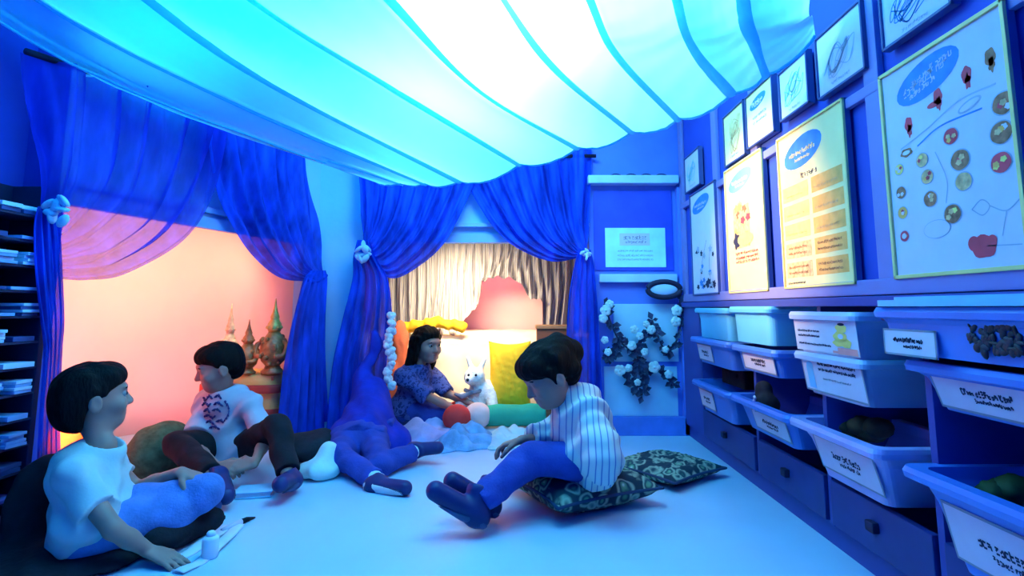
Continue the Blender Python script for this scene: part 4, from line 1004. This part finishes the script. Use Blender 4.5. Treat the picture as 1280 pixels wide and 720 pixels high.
poster('poster', 'narrow poster with a teal oval over a brown picture and red print', 'poster', (905, 216), (950, 186), (966, 362), (915, 368), p2, gold_m, 'posters on the right wall', paper=1)
poster('poster', 'poster with dark flowers below a blue oval, closest to the back wall', 'poster', (863, 246), (893, 224), (902, 366), (868, 371), p1, dkf_m, 'posters on the right wall')
G = 'small pictures above the posters'
poster('framed_picture', 'framed sheet with a purple emblem directly above the fruit poster', 'picture', (1101, -20), (1188, -75), (1192, 12), (1104, 62), sketch(2), dkf_m, G)
poster('framed_picture', 'framed line sketch above the poster of orange boxes', 'picture', (1020, 42), (1080, 4), (1084, 92), (1024, 122), sketch(9), dkf_m, G)
poster('framed_picture', 'blue tinted framed sheet between the line sketch and oval headed sheet', 'picture', (974, 88), (1010, 66), (1014, 130), (977, 152), sketch(3), dkf_m, G)
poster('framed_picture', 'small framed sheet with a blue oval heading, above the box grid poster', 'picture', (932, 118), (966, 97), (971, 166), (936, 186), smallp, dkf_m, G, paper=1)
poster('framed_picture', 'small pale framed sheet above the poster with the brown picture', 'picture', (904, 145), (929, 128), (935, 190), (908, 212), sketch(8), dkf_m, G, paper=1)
poster('framed_picture', 'small bluish framed sheet above the flower poster near the back wall', 'picture', (856, 198), (874, 184), (877, 230), (858, 243), sketch(3), dkf_m, G)
# ------------------------------------------------------------------ people
V = lambda *a: Vector(a)
skin_m = mat('skin', (.40, .20, .17), .5, var=.06, scale=20); lip_m = mat('lip_skin', (.42, .16, .15), .45); hair_m = mat('dark_hair', (.004, .003, .004), .65, spec=.12, var=.4, scale=60, bump=.5, bscale=120, stretch=(1, 1, .25))
eye_m = mat('eye_white', (.30, .29, .29), .4, spec=.2); iris_m = mat('dark_iris', (.01, .008, .008), .15)
def basis(f, u):
    f = Vector(f).normalized(); u = Vector(u); l = u.cross(f).normalized(); u = f.cross(l).normalized(); return l, f, u
def hand(s, W, d, n, side, curl=.5, k=1., spread=.12):
    """palm, four jointed fingers and a thumb; d along the hand, n out of the palm, side towards the thumb"""
    d = Vector(d).normalized(); n = Vector(n); n = (n-d*n.dot(d)).normalized(); t = d.cross(n).normalized(); t = t if t.dot(Vector(side)) > 0 else -t
    kn = []
    for i, (o, L) in enumerate(((.024, .062), (.008, .066), (-.008, .063), (-.022, .056))):
        p = W+(d*L+t*o)*k; kn.append(p); s.cap(W+t*o*.55*k, p, .0125*k, .0105*k, k=.008, flat=(n, .85))
    for i, (L, p) in enumerate(zip((.056, .063, .058, .045), kn)):
        a = 0; q = p; dd = (d+t*spread*(1.5-i)*.6).normalized()
        for j, fr in enumerate((.45, .32, .23)):
            a += curl*(.75 if j == 0 else 1.); v = dd*math.cos(a)+n*math.sin(a); e = q+v*L*fr*k
            s.cap(q, e, (.0082-.0008*j)*k, (.0076-.0009*j)*k, k=.002); q = e
    q = W+(d*.018+t*.016)*k; b = q+(d*.55+t*.75+n*.25).normalized()*.036*k; s.cap(q, b, .0125*k, .0095*k, k=.008)
    c = b+(d*.9+t*.25+n*(.3+curl*.5)).normalized()*.026*k; s.cap(b, c, .0092*k, .0085*k, k=.003); s.cap(c, c+(d*.9-t*.1+n*(.3+curl*.6)).normalized()*.022*k, .0083*k, .007*k, k=.003)
def head_sdf(s, c, l, f, u, k, closed=False):
    B = [l, f, u]; E = lambda a, b, cc: c+(l*a+f*b+u*cc)*k
    e = lambda p, r, kk=.02, **q: s.ell(E(*p), [x*k for x in r], B, k=kk, **q)
    e((0, -.010, .020), (.071, .090, .082)); e((0, .024, -.032), (.056, .060, .076), .03); e((0, .046, -.078), (.034, .034, .026), .03)
    for q in (-1, 1):
        e((q*.034, .058, -.030), (.026, .026, .026), .02)
        s.ell(E(q*.030, .094, .004), [.017*k, .014*k, .011*k], B, k=.016, sub=True)
        if closed: e((q*.030, .072, .002), (.015, .012, .012), .004)
        e((q*.076, -.006, -.014), (.010, .019, .030), .006); s.ell(E(q*.086, -.003, -.012), [.006*k, .009*k, .015*k], B, k=.006, sub=True)
    s.cap(E(0, .080, .008), E(0, .098, -.026), .008*k, .0115*k, k=.012)
    for q in (-1, 1): e((q*.010, .090, -.029), (.009, .010, .008), .006)
    e((0, .076, .026), (.045, .014, .010), .02)
    s.cap(E(-.017, .079, -.053), E(.017, .079, -.053), .007*k, .007*k, k=.006); s.cap(E(-.015, .077, -.063), E(.015, .077, -.063), .0075*k, .0075*k, k=.006)
    s.cap(E(-.02, .088, -.058), E(.02, .088, -.058), .0022*k, .0022*k, k=.003, sub=True)
def person(label, J, k=1., shirt=None, trousers=None, hair='short', closed=False, h=.0055, shoes=None, shirt_k=1., extra_hair=None, slv=(.6, .6), slr=1., hem=.04, fold_s=.0065, bare=(), hd=None):
    P = {a: Vector(b) for a, b in J.items() if not isinstance(b, (int, float))}
    pel, ch, nk, hc = P['pelvis'], P['chest'], P['neck'], P['head']; l, f, u = basis(J['f'], J['u'])
    allp = np.array([tuple(p) for a, p in P.items() if a not in ('f', 'u', 'dL', 'dR', 'nL', 'nR')])
    lo, hi = allp.min(0)-.16*k, allp.max(0)+.18*k
    root = thing('person', label, 'person', (pel.x, pel.y, 0))
    s = SDF(lo, hi, h)
    s.cap(pel, ch, .064*k, .078*k, k=.03); s.cap(P['sL'].lerp(ch, .12), P['sR'].lerp(ch, .12), .042*k, .042*k, k=.05); s.cap(P['hL'], P['hR'], .058*k, .058*k, k=.03)
    s.cap(ch, nk, .05*k, .034*k, k=.04); s.cap(nk, hc-(u*.045+f*.018)*k, .034*k, .037*k, k=.015)
    head_sdf(s, hc, l, f, u, k, closed)
    for q in 'LR':
        S_, E_, W_ = P['s'+q], P['e'+q], P['w'+q]
        s.cap(S_, E_, .034*k, .026*k, k=.02); s.cap(E_, E_.lerp(W_, .45), .026*k, .025*k, k=.012); s.cap(E_.lerp(W_, .4), W_, .025*k, .0175*k, k=.012)
        d = P['d'+q]; hand(s, W_, d, P['n'+q], Vector(J['t'+q]), J.get('c'+q, .5), k)
        H_, K_, A_, T_ = P['h'+q], P['k'+q], P['a'+q], P['t_'+q]
        s.cap(H_, K_, .055*k, .040*k, k=.02); s.cap(K_, A_, .040*k, .026*k, k=.012); m_ = K_.lerp(A_, .35); s.cap(m_, K_.lerp(A_, .5), .036*k, .032*k, k=.015)
        up_ = (K_-A_).normalized()*.014*k; s.cap(A_-up_*.4, A_.lerp(T_, .55)-up_, .024*k, .020*k, k=.01); s.cap(A_.lerp(T_, .45)-up_, T_-up_*.7, .020*k, .015*k, k=.01)
    body = s.build('body', skin_m, root, smooth=1)
    # eyes, lips
    if not closed:
        for q in (-1, 1):
            e = hc+(l*.030*q+f*.072+u*.003)*k; m = MB(); m.ball(e,   .0125*k, u=16, v=10); ev = m.build('eye', eye_m, root)
            m = MB(); m.ball(e+(f*.0075+Vector(J.get('gaze', (0, 0, 0)))*.004)*k, .0075*k, u=12, v=8); m.build('iris', iris_m, ev)
    for q in (-1, 1):
        e = hc+(l*.030*q+f*.084+u*.021)*k; m = MB(); m.tube([e-l*.016*k-f*.004*k, e+u*.003*k, e+l*.016*k-f*.004*k], [.002*k, .0032*k, .002*k], 8); m.build('eyebrow', hair_m, root)
    m = MB(); a = hc+(f*.0835-u*.0525)*k; m.ball(a, (.016*k, .0045*k, .0048*k), M=Matrix((l, f, u)).transposed(), u=14, v=8); m.ball(hc+(f*.0815-u*.0628)*k, (.014*k, .005*k, .0055*k), M=Matrix((l, f, u)).transposed(), u=14, v=8); m.build('lips', lip_m, root)
    # hair
    E = lambda a, b, c: hc+(l*a+f*b+u*c)*k
    s = SDF(np.array(hc)-.36*k, np.array(hc)+.22*k, .005); B = [l, f, u]
    lv = np.array(l, np.float32); uv = np.array(u, np.float32); c0 = np.array(hc, np.float32)
    strands = lambda P_: .0016*np.sin(((P_-c0) @ lv)*260+5*np.sin(((P_-c0) @ uv)*18))+.0028*np.sin(((P_-c0) @ lv)*75+4*np.sin(((P_-c0) @ np.array(f, np.float32))*25))
    s.ell(E(0, -.014, .024), [.080*k, .100*k, .090*k], B, k=.01, fold=strands, cut=[(E(0, .052, .034), f*.62-u*.8)])
    if hair in ('short', 'bowl'):
        s.ell(E(0, .030, .062), [.068*k, .062*k, .046*k], B, k=.02, fold=strands, cut=[(E(0, .07, .034), f*.3-u*.9)])
        s.ell(E(0, -.055, -.010), [.070*k, .052*k, .068*k], B, k=.02, fold=strands)
        for q in (-1, 1): s.cap(E(q*.066, .016, .036), E(q*.068, .018, .010), .014*k, .007*k, k=.012, fold=strands)
        if hair == 'bowl': s.ell(E(0, -.040, -.02), [.078*k, .072*k, .085*k], B, k=.02, fold=strands, cut=[(E(0, -.032, 0), f)])
    if hair == 'puff':
        s.ell(E(0, -.02, .05), [.086*k, .104*k, .080*k], B, k=.02, fold=strands); s.ell(E(0, .045, .060), [.076*k, .058*k, .055*k], B, k=.02, fold=strands, cut=[(E(0, .07, .026), f*.2-u)])
        s.ell(E(0, -.085, .075), [.050*k, .05*k, .048*k], B, k=.02, fold=strands); s.ell(E(0, -.125, .03), [.040*k, .04*k, .045*k], B, k=.02, fold=strands); s.ell(E(0, -.07, -.015), [.072*k, .055*k, .06*k], B, k=.02, fold=strands)
        for q in (-1, 1): s.cap(E(q*.072, .015, .03), E(q*.074, .012, -.02), .018*k, .008*k, k=.012, fold=strands)
    if hair == 'long':
        s.ell(E(0, .025, .070), [.060*k, .056*k, .034*k], B, k=.02, fold=strands, cut=[(E(0, .07, .045), f*.3-u*.9)])
        for q in (-1, -.5, 0, .5, 1):
            a = E(q*.062, -.045-.03*(1-abs(q)), .02); b = E(q*.075, -.05-.035*(1-abs(q)), -.12); c = E(q*.062, -.07-.03*(1-abs(q)), -.25)
            s.cap(a, b, .036*k, .032*k, k=.02, fold=strands); s.cap(b, c, .032*k, .016*k, k=.02, fold=strands)
        for q in (-1, 1): s.cap(E(q*.070, .015, .045), E(q*.078, .0, -.09), .018*k, .016*k, k=.02, fold=strands)
    s.build('hair', hair_m, root, smooth=1)
    # shirt
    fs = folds(fold_s, tuple((P['sR']-P['sL']).normalized()*.5+V(0, 0, .85)), 46/k, tuple((P['sL']-P['sR']).normalized()), 22/k, J.get('ph', 0))
    s = SDF(lo, hi, h); sk = shirt_k; dn = (pel-ch).normalized()
    s.cap(pel+dn*hem*.5, ch, .108*k*sk, .100*k*sk, k=.05, cut=[(pel+dn*hem, dn)]); s.cap(P['hL'].lerp(pel, .05), P['hR'].lerp(pel, .05), .091*k*sk, .091*k*sk, k=.05, cut=[(pel+dn*hem, dn)])
    s.cap(P['sL'].lerp(ch, .15), P['sR'].lerp(ch, .15), .052*k, .052*k, k=.06); s.cap(ch, nk.lerp(ch, .3), .07*k, .055*k, k=.04)
    for q, t in zip('LR', slv):
        S_, E_, W_ = P['s'+q], P['e'+q], P['w'+q]
        if t <= 1:
            e = S_.lerp(E_, t); s.cap(S_, e+(e-S_)*.2, .050*k, .047*k*slr, k=.03, cut=[(e, E_-S_)])
        else:
            s.cap(S_, E_, .052*k, .052*k*slr, k=.03); e = E_.lerp(W_, t-1); s.cap(E_, e+(e-E_)*.1, .052*k*slr, .036*k*slr, k=.03, cut=[(e, W_-E_)])
    s.fold(fs)
    s.cap(nk+(nk-ch)*.12, nk+(nk-ch)*1.2, .049*k, .06*k, k=.008, sub=True)
    sh = s.build('shirt', shirt, root, smooth=2)
    # trousers
    s = SDF(lo, hi, h)
    s.cap(P['hL'], P['hR'], .079*k, .079*k, k=.03); s.cap(pel, pel.lerp(ch, .15), .082*k, .08*k, k=.03)
    for q in 'LR':
        H_, K_, A_ = P['h'+q], P['k'+q], P['a'+q]; e = K_.lerp(A_, .90)
        s.cap(H_, K_, .074*k, .056*k, k=.03); s.cap(K_, e+(e-K_)*.1, .056*k, .044*k, k=.015, cut=[(e, A_-K_)])
    s.fold(folds(.0035, (.5, .4, .8), 50/k, (.7, -.6, .1), 23/k, 2)); s.half((0, 0, .004), (0, 0, -1))
    s.build('trousers', trousers, root, smooth=2)
    # shoes
    for q in 'LR':
        sm = (shoes or {}).get(q)
        if not sm: continue
        A_, T_, K_ = P['a'+q], P['t_'+q], P['k'+q]; ax = (T_-A_).normalized(); up = (K_-A_); up = (up-ax*up.dot(ax)).normalized()
        heel = A_-up*.030*k-ax*.028*k; toe = T_-up*.004*k
        if sm[2] == 'boot': heel = A_-up*.035*k-ax*.03*k
        s = SDF(np.minimum(heel, toe)-.12, np.maximum(heel, toe)+.12, .0045)
        s.cap(heel+up*.012*k, toe, .036*k, .031*k, k=.02, cut=[(heel-up*.018*k, -up)]); s.cap(A_+up*(.045 if sm[2] == 'boot' else .012)*k, heel+up*.01*k+ax*.012*k, .040*k, .036*k, k=.02, cut=[(A_+up*(.06 if sm[2] == 'boot' else .022)*k, up)])
        sh = s.build('shoe', sm[0], root, smooth=2)
        s = SDF(np.minimum(heel, toe)-.12, np.maximum(heel, toe)+.12, .0045)
        s.cap(heel+up*.012*k, toe, .040*k, .035*k, k=.02, cut=[(heel-up*.020*k, -up), (heel-up*.006*k, up)]); s.build('sole', sm[1], sh, smooth=1)
        if len(sm) > 3:
            s = SDF(np.array(A_)-.13, np.array(A_)+.13, .0045); d = (K_-A_).normalized(); s.cap(A_, A_+d*.07*k, .036*k, .038*k, k=.01, cut=[(A_+d*.06*k, d)], fold=folds(.002, tuple(d), 160)); s.build('sock', sm[3], root, smooth=1)
    return root, body
tee_m = mat('white_tee', (.48, .56, .60), .9, var=.05, scale=12, bump=.2, bscale=40); tee2_m = mat('pale_tee', (.5, .5, .62), .9, var=.05, scale=12, bump=.2, bscale=40)
jean_m = mat('blue_jeans', (.10, .2, .55), .9, var=.2, scale=14, bump=.3, bscale=120); jean2_m = mat('dark_blue_trousers', (.03, .06, .36), .9, var=.2, scale=14, bump=.3, bscale=120)
trb_m = mat('black_trousers', (.010, .010, .016), .9, var=.3, scale=20, bump=.2); navy_shoe = mat('navy_shoe', (.02, .03, .14), .5, var=.2); sole_m = mat('dark_sole', (.05, .08, .2), .6); white_s = mat('white_sole', (.7, .75, .8), .6); sock_m = mat('pale_sock', (.5, .7, .75), .9, bump=.3)
stripe_m = pattern_mat('striped_cotton', [(.62, .70, .70), (.62, .70, .70), (.10, .16, .42), (.62, .70, .70)], 1.5, kind='wave', stretch=(4.2, 2.2, .8), bump=.15)
navy_pat = pattern_mat('navy_knit_print', [(.04, .06, .28), (.02, .03, .14), (.07, .10, .36)], 45, bump=.3)
# --- the nearest boy, in profile, lower left
ft = V(.94, .34, 0); rt = V(ft.y, -ft.x, 0); C1 = at(111, 579, 1.95); pel = flr(112, 695); pel = V(pel.x+.01, pel.y, .105)
kL = at(256, 616, 2.05); kR = V(-1.17, 1.99, .10)
J = dict(pelvis=pel, chest=C1-V(0, 0, .03), neck=C1+V(.035, .01, .055), head=at(117, 497, 1.97), f=(.70, .70, .06), u=(-.10, -.05, 1),
 sL=C1-rt*.125-V(0, 0, .012), sR=C1+rt*.125-V(0, 0, .012), eL=at(170, 612, 2.12), wL=at(226, 590, 2.06), eR=at(142, 662, 1.80), wR=flr(186, 706)+V(0, 0, .040),
 hL=pel-rt*.07, hR=pel+rt*.07, kL=kL, kR=kR, aL=V(-1.30, 2.20, .06), aR=V(-1.28, 2.10, .055), t_L=V(-1.20, 2.30, .03), t_R=V(-1.20, 2.22, .03),
 dL=V(.9, -.05, -.25), nL=V(0, 0, -1), tL=(0, -1, 0), cL=.75, dR=V(.93, -.15, -.25), nR=V(.1, 0, -1), tR=(.1, 1, 0), cR=.12, ph=.5)
boy, bd1 = person('boy in white tee and jeans sitting in profile nearest the lens', J, 1.06, tee_m, jean_m, 'bowl', h=.005, slv=(.62, .62), slr=1.1, hem=.07, shoes={'L': (navy_shoe, sole_m, 'shoe'), 'R': (navy_shoe, sole_m, 'shoe')})
s = SDF((-1.5, 1.7, -.05), (-.9, 2.1, .25), .008); bc = flr(232, 690)
a_, b_ = flr(185, 700), flr(280, 664)
s.cap((a_.x, a_.y+.03, .05), (b_.x-.01, b_.y+.03, .055), .048, .045, k=.03, fold=folds(.004, (1, .3, 0), 40), flat=((.4, -.9, 0), 1.25)); s.half((0, 0, .004), (0, 0, -1))
tag(s.build('black_cushion', black_m), 'long black cushion on the floor beside the nearest boy\'s knee', 'cushion')
s = SDF((-1.8, 1.6, -.05), (-1.1, 2.3, .45), .009)
s.ell((-1.46, 1.92, .0), (.26, .24, .06), k=.03); s.ell((-1.64, 2.02, .10), (.065, .14, .20), k=.06); s.fold(folds(.005, (1, .4, .3), 30)); s.half((0, 0, .004), (0, 0, -1))
tag(s.build('floor_cushion', black_m), 'black slumped floor cushion under and behind the nearest boy', 'cushion')
# --- the second boy, cross-legged at the pink alcove
ft = V(-.25, -.97, 0); rt = V(ft.y, -ft.x, 0); C2 = at(285, 499, 2.93); pel = V(-1.46, 2.95, .105)
J = dict(pelvis=pel, chest=C2-V(0, 0, .03), neck=C2+V(-.01, -.03, .055), head=at(274, 458, 2.87), f=(-.80, -.55, -.28), u=(-.22, -.18, .96),
 sL=C2-rt*.125-V(0, 0, .012), sR=C2+rt*.125-V(0, 0, .012), eL=at(333, 548, 2.82), wL=at(318, 579, 2.60), eR=at(240, 556, 2.78), wR=at(272, 584, 2.58),
 hL=pel-rt*.075, hR=pel+rt*.075, kL=at(347, 533, 2.72), kR=at(222, 556, 2.66), aL=at(361, 597, 2.52), aR=at(268, 598, 2.46), t_L=at(350, 604, 2.40), t_R=at(281, 620, 2.34),
 dL=V(-.9, -.3, -.1), nL=V(-.2, .6, -.8), tL=(0, -.2, 1), cL=.7, dR=V(.95, -.2, 0), nR=V(.1, .6, -.7), tR=(0, -.2, 1), cR=.7, ph=1.3, gaze=(0, 0, -.6))
boy2, bd2 = person('boy in black trousers and printed tee sitting cross-legged before the pink alcove', J, 1.08, tee2_m, trb_m, 'short', closed=True, slv=(.75, .75), slr=1.15, shoes={'L': (navy_shoe, sole_m, 'shoe'), 'R': (navy_shoe, sole_m, 'shoe')})
# --- the girl on the floor pillow
ft = V(-.95, -.22, 0); lt = V(-ft.y, ft.x, 0); C3 = at(725, 506, 2.36); pel = at(733, 566, 2.38)
J = dict(pelvis=pel, chest=C3-V(0, 0, .04), neck=C3+V(-.075, -.01, .035), head=at(686, 469, 2.31), f=(-.82, -.32, -.46), u=(-.42, -.1, .88),
 sL=C3+lt*.125-V(0, 0, .015), sR=C3-lt*.125-V(0, 0, .015), eL=at(752, 572, 2.18), wL=at(700, 566, 2.32), eR=at(700, 548, 2.50), wR=at(652, 550, 2.38),
 hL=pel+lt*.075-V(0, 0, .01), hR=pel-lt*.075-V(0, 0, .01), kL=at(661, 574, 2.24), kR=at(673, 570, 2.40), aL=at(592, 632, 2.10), aR=at(608, 620, 2.24), t_L=at(545, 612, 2.07), t_R=at(566, 600, 2.20),
 dL=V(-.95, .1, -.1), nL=V(.1, .2, -1), tL=(0, 1, .1), cL=.35, dR=V(-.9, .1, -.25), nR=V(0, -.1, -1), tR=(0, -1, .2), cR=.5, ph=2.1)
boot_m = mat('navy_boot', (.01, .02, .12), .45, var=.15)
girl, bd3 = person('girl in striped loose shirt sitting on a patterned pillow looking down', J, 1.10, stripe_m, jean2_m, 'puff', closed=True, h=.005, slv=(1.75, 1.75), slr=1.35, shirt_k=1.08, hem=.085, fold_s=.009, shoes={'L': (boot_m, sole_m, 'boot'), 'R': (boot_m, sole_m, 'boot')})
# --- long haired person in the back alcove
ft = V(.85, -.5, 0); rt = V(ft.y, -ft.x, 0); C4 = at(520, 465, 4.0); pel = V(at(515, 515, 4.02).x, 4.02, .11)
J = dict(pelvis=pel, chest=C4-V(0, 0, .04), neck=C4+V(.03, -.03, .07), head=at(534, 430, 3.95), f=(.72, -.68, -.12), u=(.05, -.08, 1),
 sL=C4-rt*.14-V(0, 0, .015), sR=C4+rt*.14-V(0, 0, .015), eL=at(560, 492, 4.02), wL=at(588, 504, 3.98), eR=at(536, 496, 3.84), wR=at(572, 513, 3.86),
 hL=pel-rt*.08, hR=pel+rt*.08, kL=at(568, 516, 4.10), kR=at(553, 519, 3.92), aL=at(530, 523, 4.16), aR=at(512, 527, 3.92), t_L=at(520, 524, 4.2), t_R=at(498, 529, 3.92),
 dL=V(.9, -.1, -.3), nL=V(0, 0, -1), tL=(0, -1, 0), cL=.3, dR=V(.95, -.05, -.2), nR=V(0, .1, -1), tR=(0, 1, 0), cR=.4, ph=3.1)
wom, bd4 = person('person with long dark hair in patterned navy top sitting inside the back alcove', J, 1.13, navy_pat, jean2_m, 'long', h=.0065, slv=(.98, .98), slr=1.1, shoes={'L': (navy_shoe, sole_m, 'shoe'), 'R': (navy_shoe, sole_m, 'shoe')})
# --- the child whose upper body is under the blue cloth
pel = V(-.86, 3.10, .09); C5 = V(-.885, 3.30, .12)
J = dict(pelvis=pel, chest=C5, neck=C5+V(-.005, .08, .03), head=C5+V(-.005, .17, .06), f=(.1, -.5, .86), u=(0, .86, .5),
 sL=C5+V(.12, .02, 0), sR=C5+V(-.12, .02, 0), eL=C5+V(.13, -.09, .0), wL=C5+V(.05, -.12, .06), eR=C5+V(-.13, -.09, .0), wR=C5+V(-.05, -.10, .06),
 hL=pel+V(.075, 0, 0), hR=pel+V(-.07, 0, 0), kL=at(475, 582, 2.80), kR=at(424, 570, 2.86), aL=at(520, 563, 3.0), aR=at(474, 603, 2.60), t_L=at(547, 560, 2.98), t_R=at(507, 609, 2.52),
 dL=V(-.9, .1, 0), nL=V(0, 0, -1), tL=(0, 1, .2), cL=.5, dR=V(.9, .1, 0), nR=V(0, 0, -1), tR=(1, 0, .2), cR=.4, ph=.2)
ch5, bd5 = person('child in dark blue trousers whose upper body is covered by the draped blue cloth', J, 1.0, jean2_m, jean2_m, 'short', closed=True, h=.006, slv=(.6, .6), shoes={'L': (navy_shoe, white_s, 'shoe', sock_m), 'R': (navy_shoe, white_s, 'shoe', sock_m)})
blue_c = mat('blue_drape', (.008, .03, .42), .85, var=.25, scale=10, bump=.3)
s = SDF((-1.45, 2.9, -.05), (-.5, 3.72, .95), .009); fd = folds(.008, (.8, .3, .2), 32, (.2, .3, .9), 9, 1)
for c, r in (((-.88, 3.22, .08), (.16, .19, .155)), ((-.89, 3.38, .14), (.155, .17, .17)), ((-.90, 3.50, .22), (.12, .12, .17)), ((-.99, 3.25, .05), (.12, .16, .08)), ((-.75, 3.30, .05), (.12, .16, .08))): s.ell(c, r, k=.08)
p = [at(455, 505, 3.50), at(453, 478, 3.53), at(462, 452, 3.55), at(470, 430, 3.57), at(468, 418, 3.575)]
for i, (a, b) in enumerate(zip(p, p[1:])): s.cap(a, b, (.09, .05, .03, .025)[i], (.05, .03, .025, .018)[i], k=.05)
s.fold(fd); s.half((0, 0, .004), (0, 0, -1)); tag(s.build('blue_cloth', blue_c), 'royal blue cloth heaped over a child and twisted up to curtain', 'cloth')
wc = flr(405, 592); s = SDF((wc.x-.25, wc.y-.25, -.05), (wc.x+.25, wc.y+.35, .3), .007)
c = at(412, 585, 2.78)
s.ell((c.x-.045, 2.78, .04), (.10, .09, .05), k=.03); s.ell((c.x-.03, 2.84, .08), (.05, .06, .07), k=.04); s.fold(folds(.006, (1, -.4, .3), 45)); s.half((0, 0, .004), (0, 0, -1))
tag(s.build('white_napkin', mat('pale_cloth', (.6, .75, .78), .9, var=.06, bump=.2)), 'crumpled white cloth lying at the covered child\'s knee', 'cloth')
# faint print on the second boy's tee: strokes lying on the shirt front
def on_surface(ob, o, d):
    ok, loc, n, i = ob.ray_cast(o-ORG[ob], d); return loc+ORG[ob]+n*.003 if ok else None
tee = [c for c in boy2.children if c.name.startswith('shirt')][0]
m = MB(); rr = random.Random(4); ob_m = mat('tee_print', (.05, .05, .22), .9)
bpy.context.view_layer.update()
def px_on(ob, px, py):
    d = ray(px, py).normalized(); return on_surface(ob, Vector((0, 0, EYE)), d)
for ln in ([(255, 497), (258, 500), (262, 495), (266, 498)], [(269, 497), (273, 494), (277, 498)], [(254, 507), (257, 503), (261, 507), (264, 504)], [(268, 506), (272, 503), (279, 507)], [(256, 514), (259, 511), (263, 515)], [(266, 513), (271, 511), (276, 514)], [(256, 521), (261, 518), (266, 522), (270, 519)], [(258, 529), (262, 526), (268, 530)], [(271, 527), (276, 525), (280, 528)], [(262, 535), (268, 533), (275, 536)], [(281, 501), (286, 509), (286, 518), (281, 526)]):
    pts = [px_on(tee, *q) for q in ln]; pts = [q for q in pts if q]
    if len(pts) > 1:
        c = bez(pts, 18); m.tube([q+V(0, -.002, 0)+V(0, 0, .004*math.sin(9*i)) for i, q in enumerate(c)], [.004+.002*math.sin(i*2.1) for i in range(19)], 6)
m.build('chest_print', ob_m, tee)
# ------------------------------------------------------------------ light
def area(name, loc, aim, size, power, col, sy=None, spread=None):
    l = bpy.data.lights.new(name, 'AREA'); l.energy = power; l.color = col; l.size = size
    if sy: l.shape = 'RECTANGLE'; l.size_y = sy
    if spread: l.spread = R(spread)
    o = bpy.data.objects.new(name, l); COL.objects.link(o); o.location = loc
    o.rotation_euler = (Vector(aim)-Vector(loc)).to_track_quat('-Z', 'Y').to_euler(); return o
def point(name, loc, power, col, r=.05):
    l = bpy.data.lights.new(name, 'POINT'); l.energy = power; l.color = col; l.shadow_soft_size = r
    o = bpy.data.objects.new(name, l); COL.objects.link(o); o.location = loc; return o
def spot(name, loc, aim, power, col, ang, blend=.5, r=.05):
    l = bpy.data.lights.new(name, 'SPOT'); l.energy = power; l.color = col; l.spot_size = R(ang); l.spot_blend = blend; l.shadow_soft_size = r
    o = bpy.data.objects.new(name, l); COL.objects.link(o); o.location = loc
    o.rotation_euler = (Vector(aim)-Vector(loc)).to_track_quat('-Z', 'Y').to_euler(); return o
area('ceiling_panel_light', (.1, 1.9, 2.39), (.12, 2.2, 0), .9, 48, (.06, .72, 1), 1.0)
area('ceiling_white_light', (-.05, 2.15, 2.33), (.0, 2.3, 0), .35, 16, (.75, .95, 1), .5)
area('ceiling_cyan_light', (-1.0, 1.9, 2.38), (-1.0, 2.3, 0), .7, 46, (0, .56, 1), 1.6)
area('ceiling_cyan_light', (-.35, 2.85, 2.3), (-.2, 2.9, 0), .6, 18, (.10, .8, 1), .4)
area('ceiling_cyan_light', (.75, 1.6, 2.38), (.75, 1.6, 0), .3, 4, (0, .35, 1), 1.0)
area('blue_fill_light', (.0, -.9, 1.9), (0, 2.4, .6), 1.6, 15, (0, .03, 1), .3)  # unseen blue fill light added behind the camera to tint the room
area('alcove_lamp', tuple(wl(1.25, 1.32, -.22)), tuple(wl(.95, .7, -1.1)), .25, 8, (1, .68, .42), None, 140)
area('alcove_red_lamp', tuple(wl(.22, .25, -.2)), tuple(wl(.6, .55, -1.1)), .2, 13, (1, .15, .2), None, 130)
area('back_alcove_lamp', (-.45, 3.95, 1.22), (-.35, 4.7, .45), .5, 15, (1, .78, .48), .15, 120)
area('back_alcove_pink_lamp', (-.2, 4.7, 1.6), (-.15, 4.95, .8), .3, 6, (1, .42, .55))
spot('poster_spotlight', (.0, 2.35, 1.4), (1.05, 2.42, 1.12), 190, (1, .66, .26), 64, 1.0)
vs = S.view_settings
S.display_settings.display_device = 'sRGB'
vs.view_transform = 'Standard'; vs.look = 'None'; vs.gamma = 1; vs.use_curve_mapping = False; vs.exposure = 0.0
S.cycles.use_denoising = True
S.cycles.max_bounces = 8; S.cycles.transparent_max_bounces = 12
S.cycles.sample_clamp_indirect = 6
w = bpy.data.worlds.new('world'); S.world = w; w.use_nodes = True
w.node_tree.nodes['Background'].inputs['Color'].default_value = (.01, .03, .2, 1)
w.node_tree.nodes['Background'].inputs['Strength'].default_value = .15
bpy.context.view_layer.update()
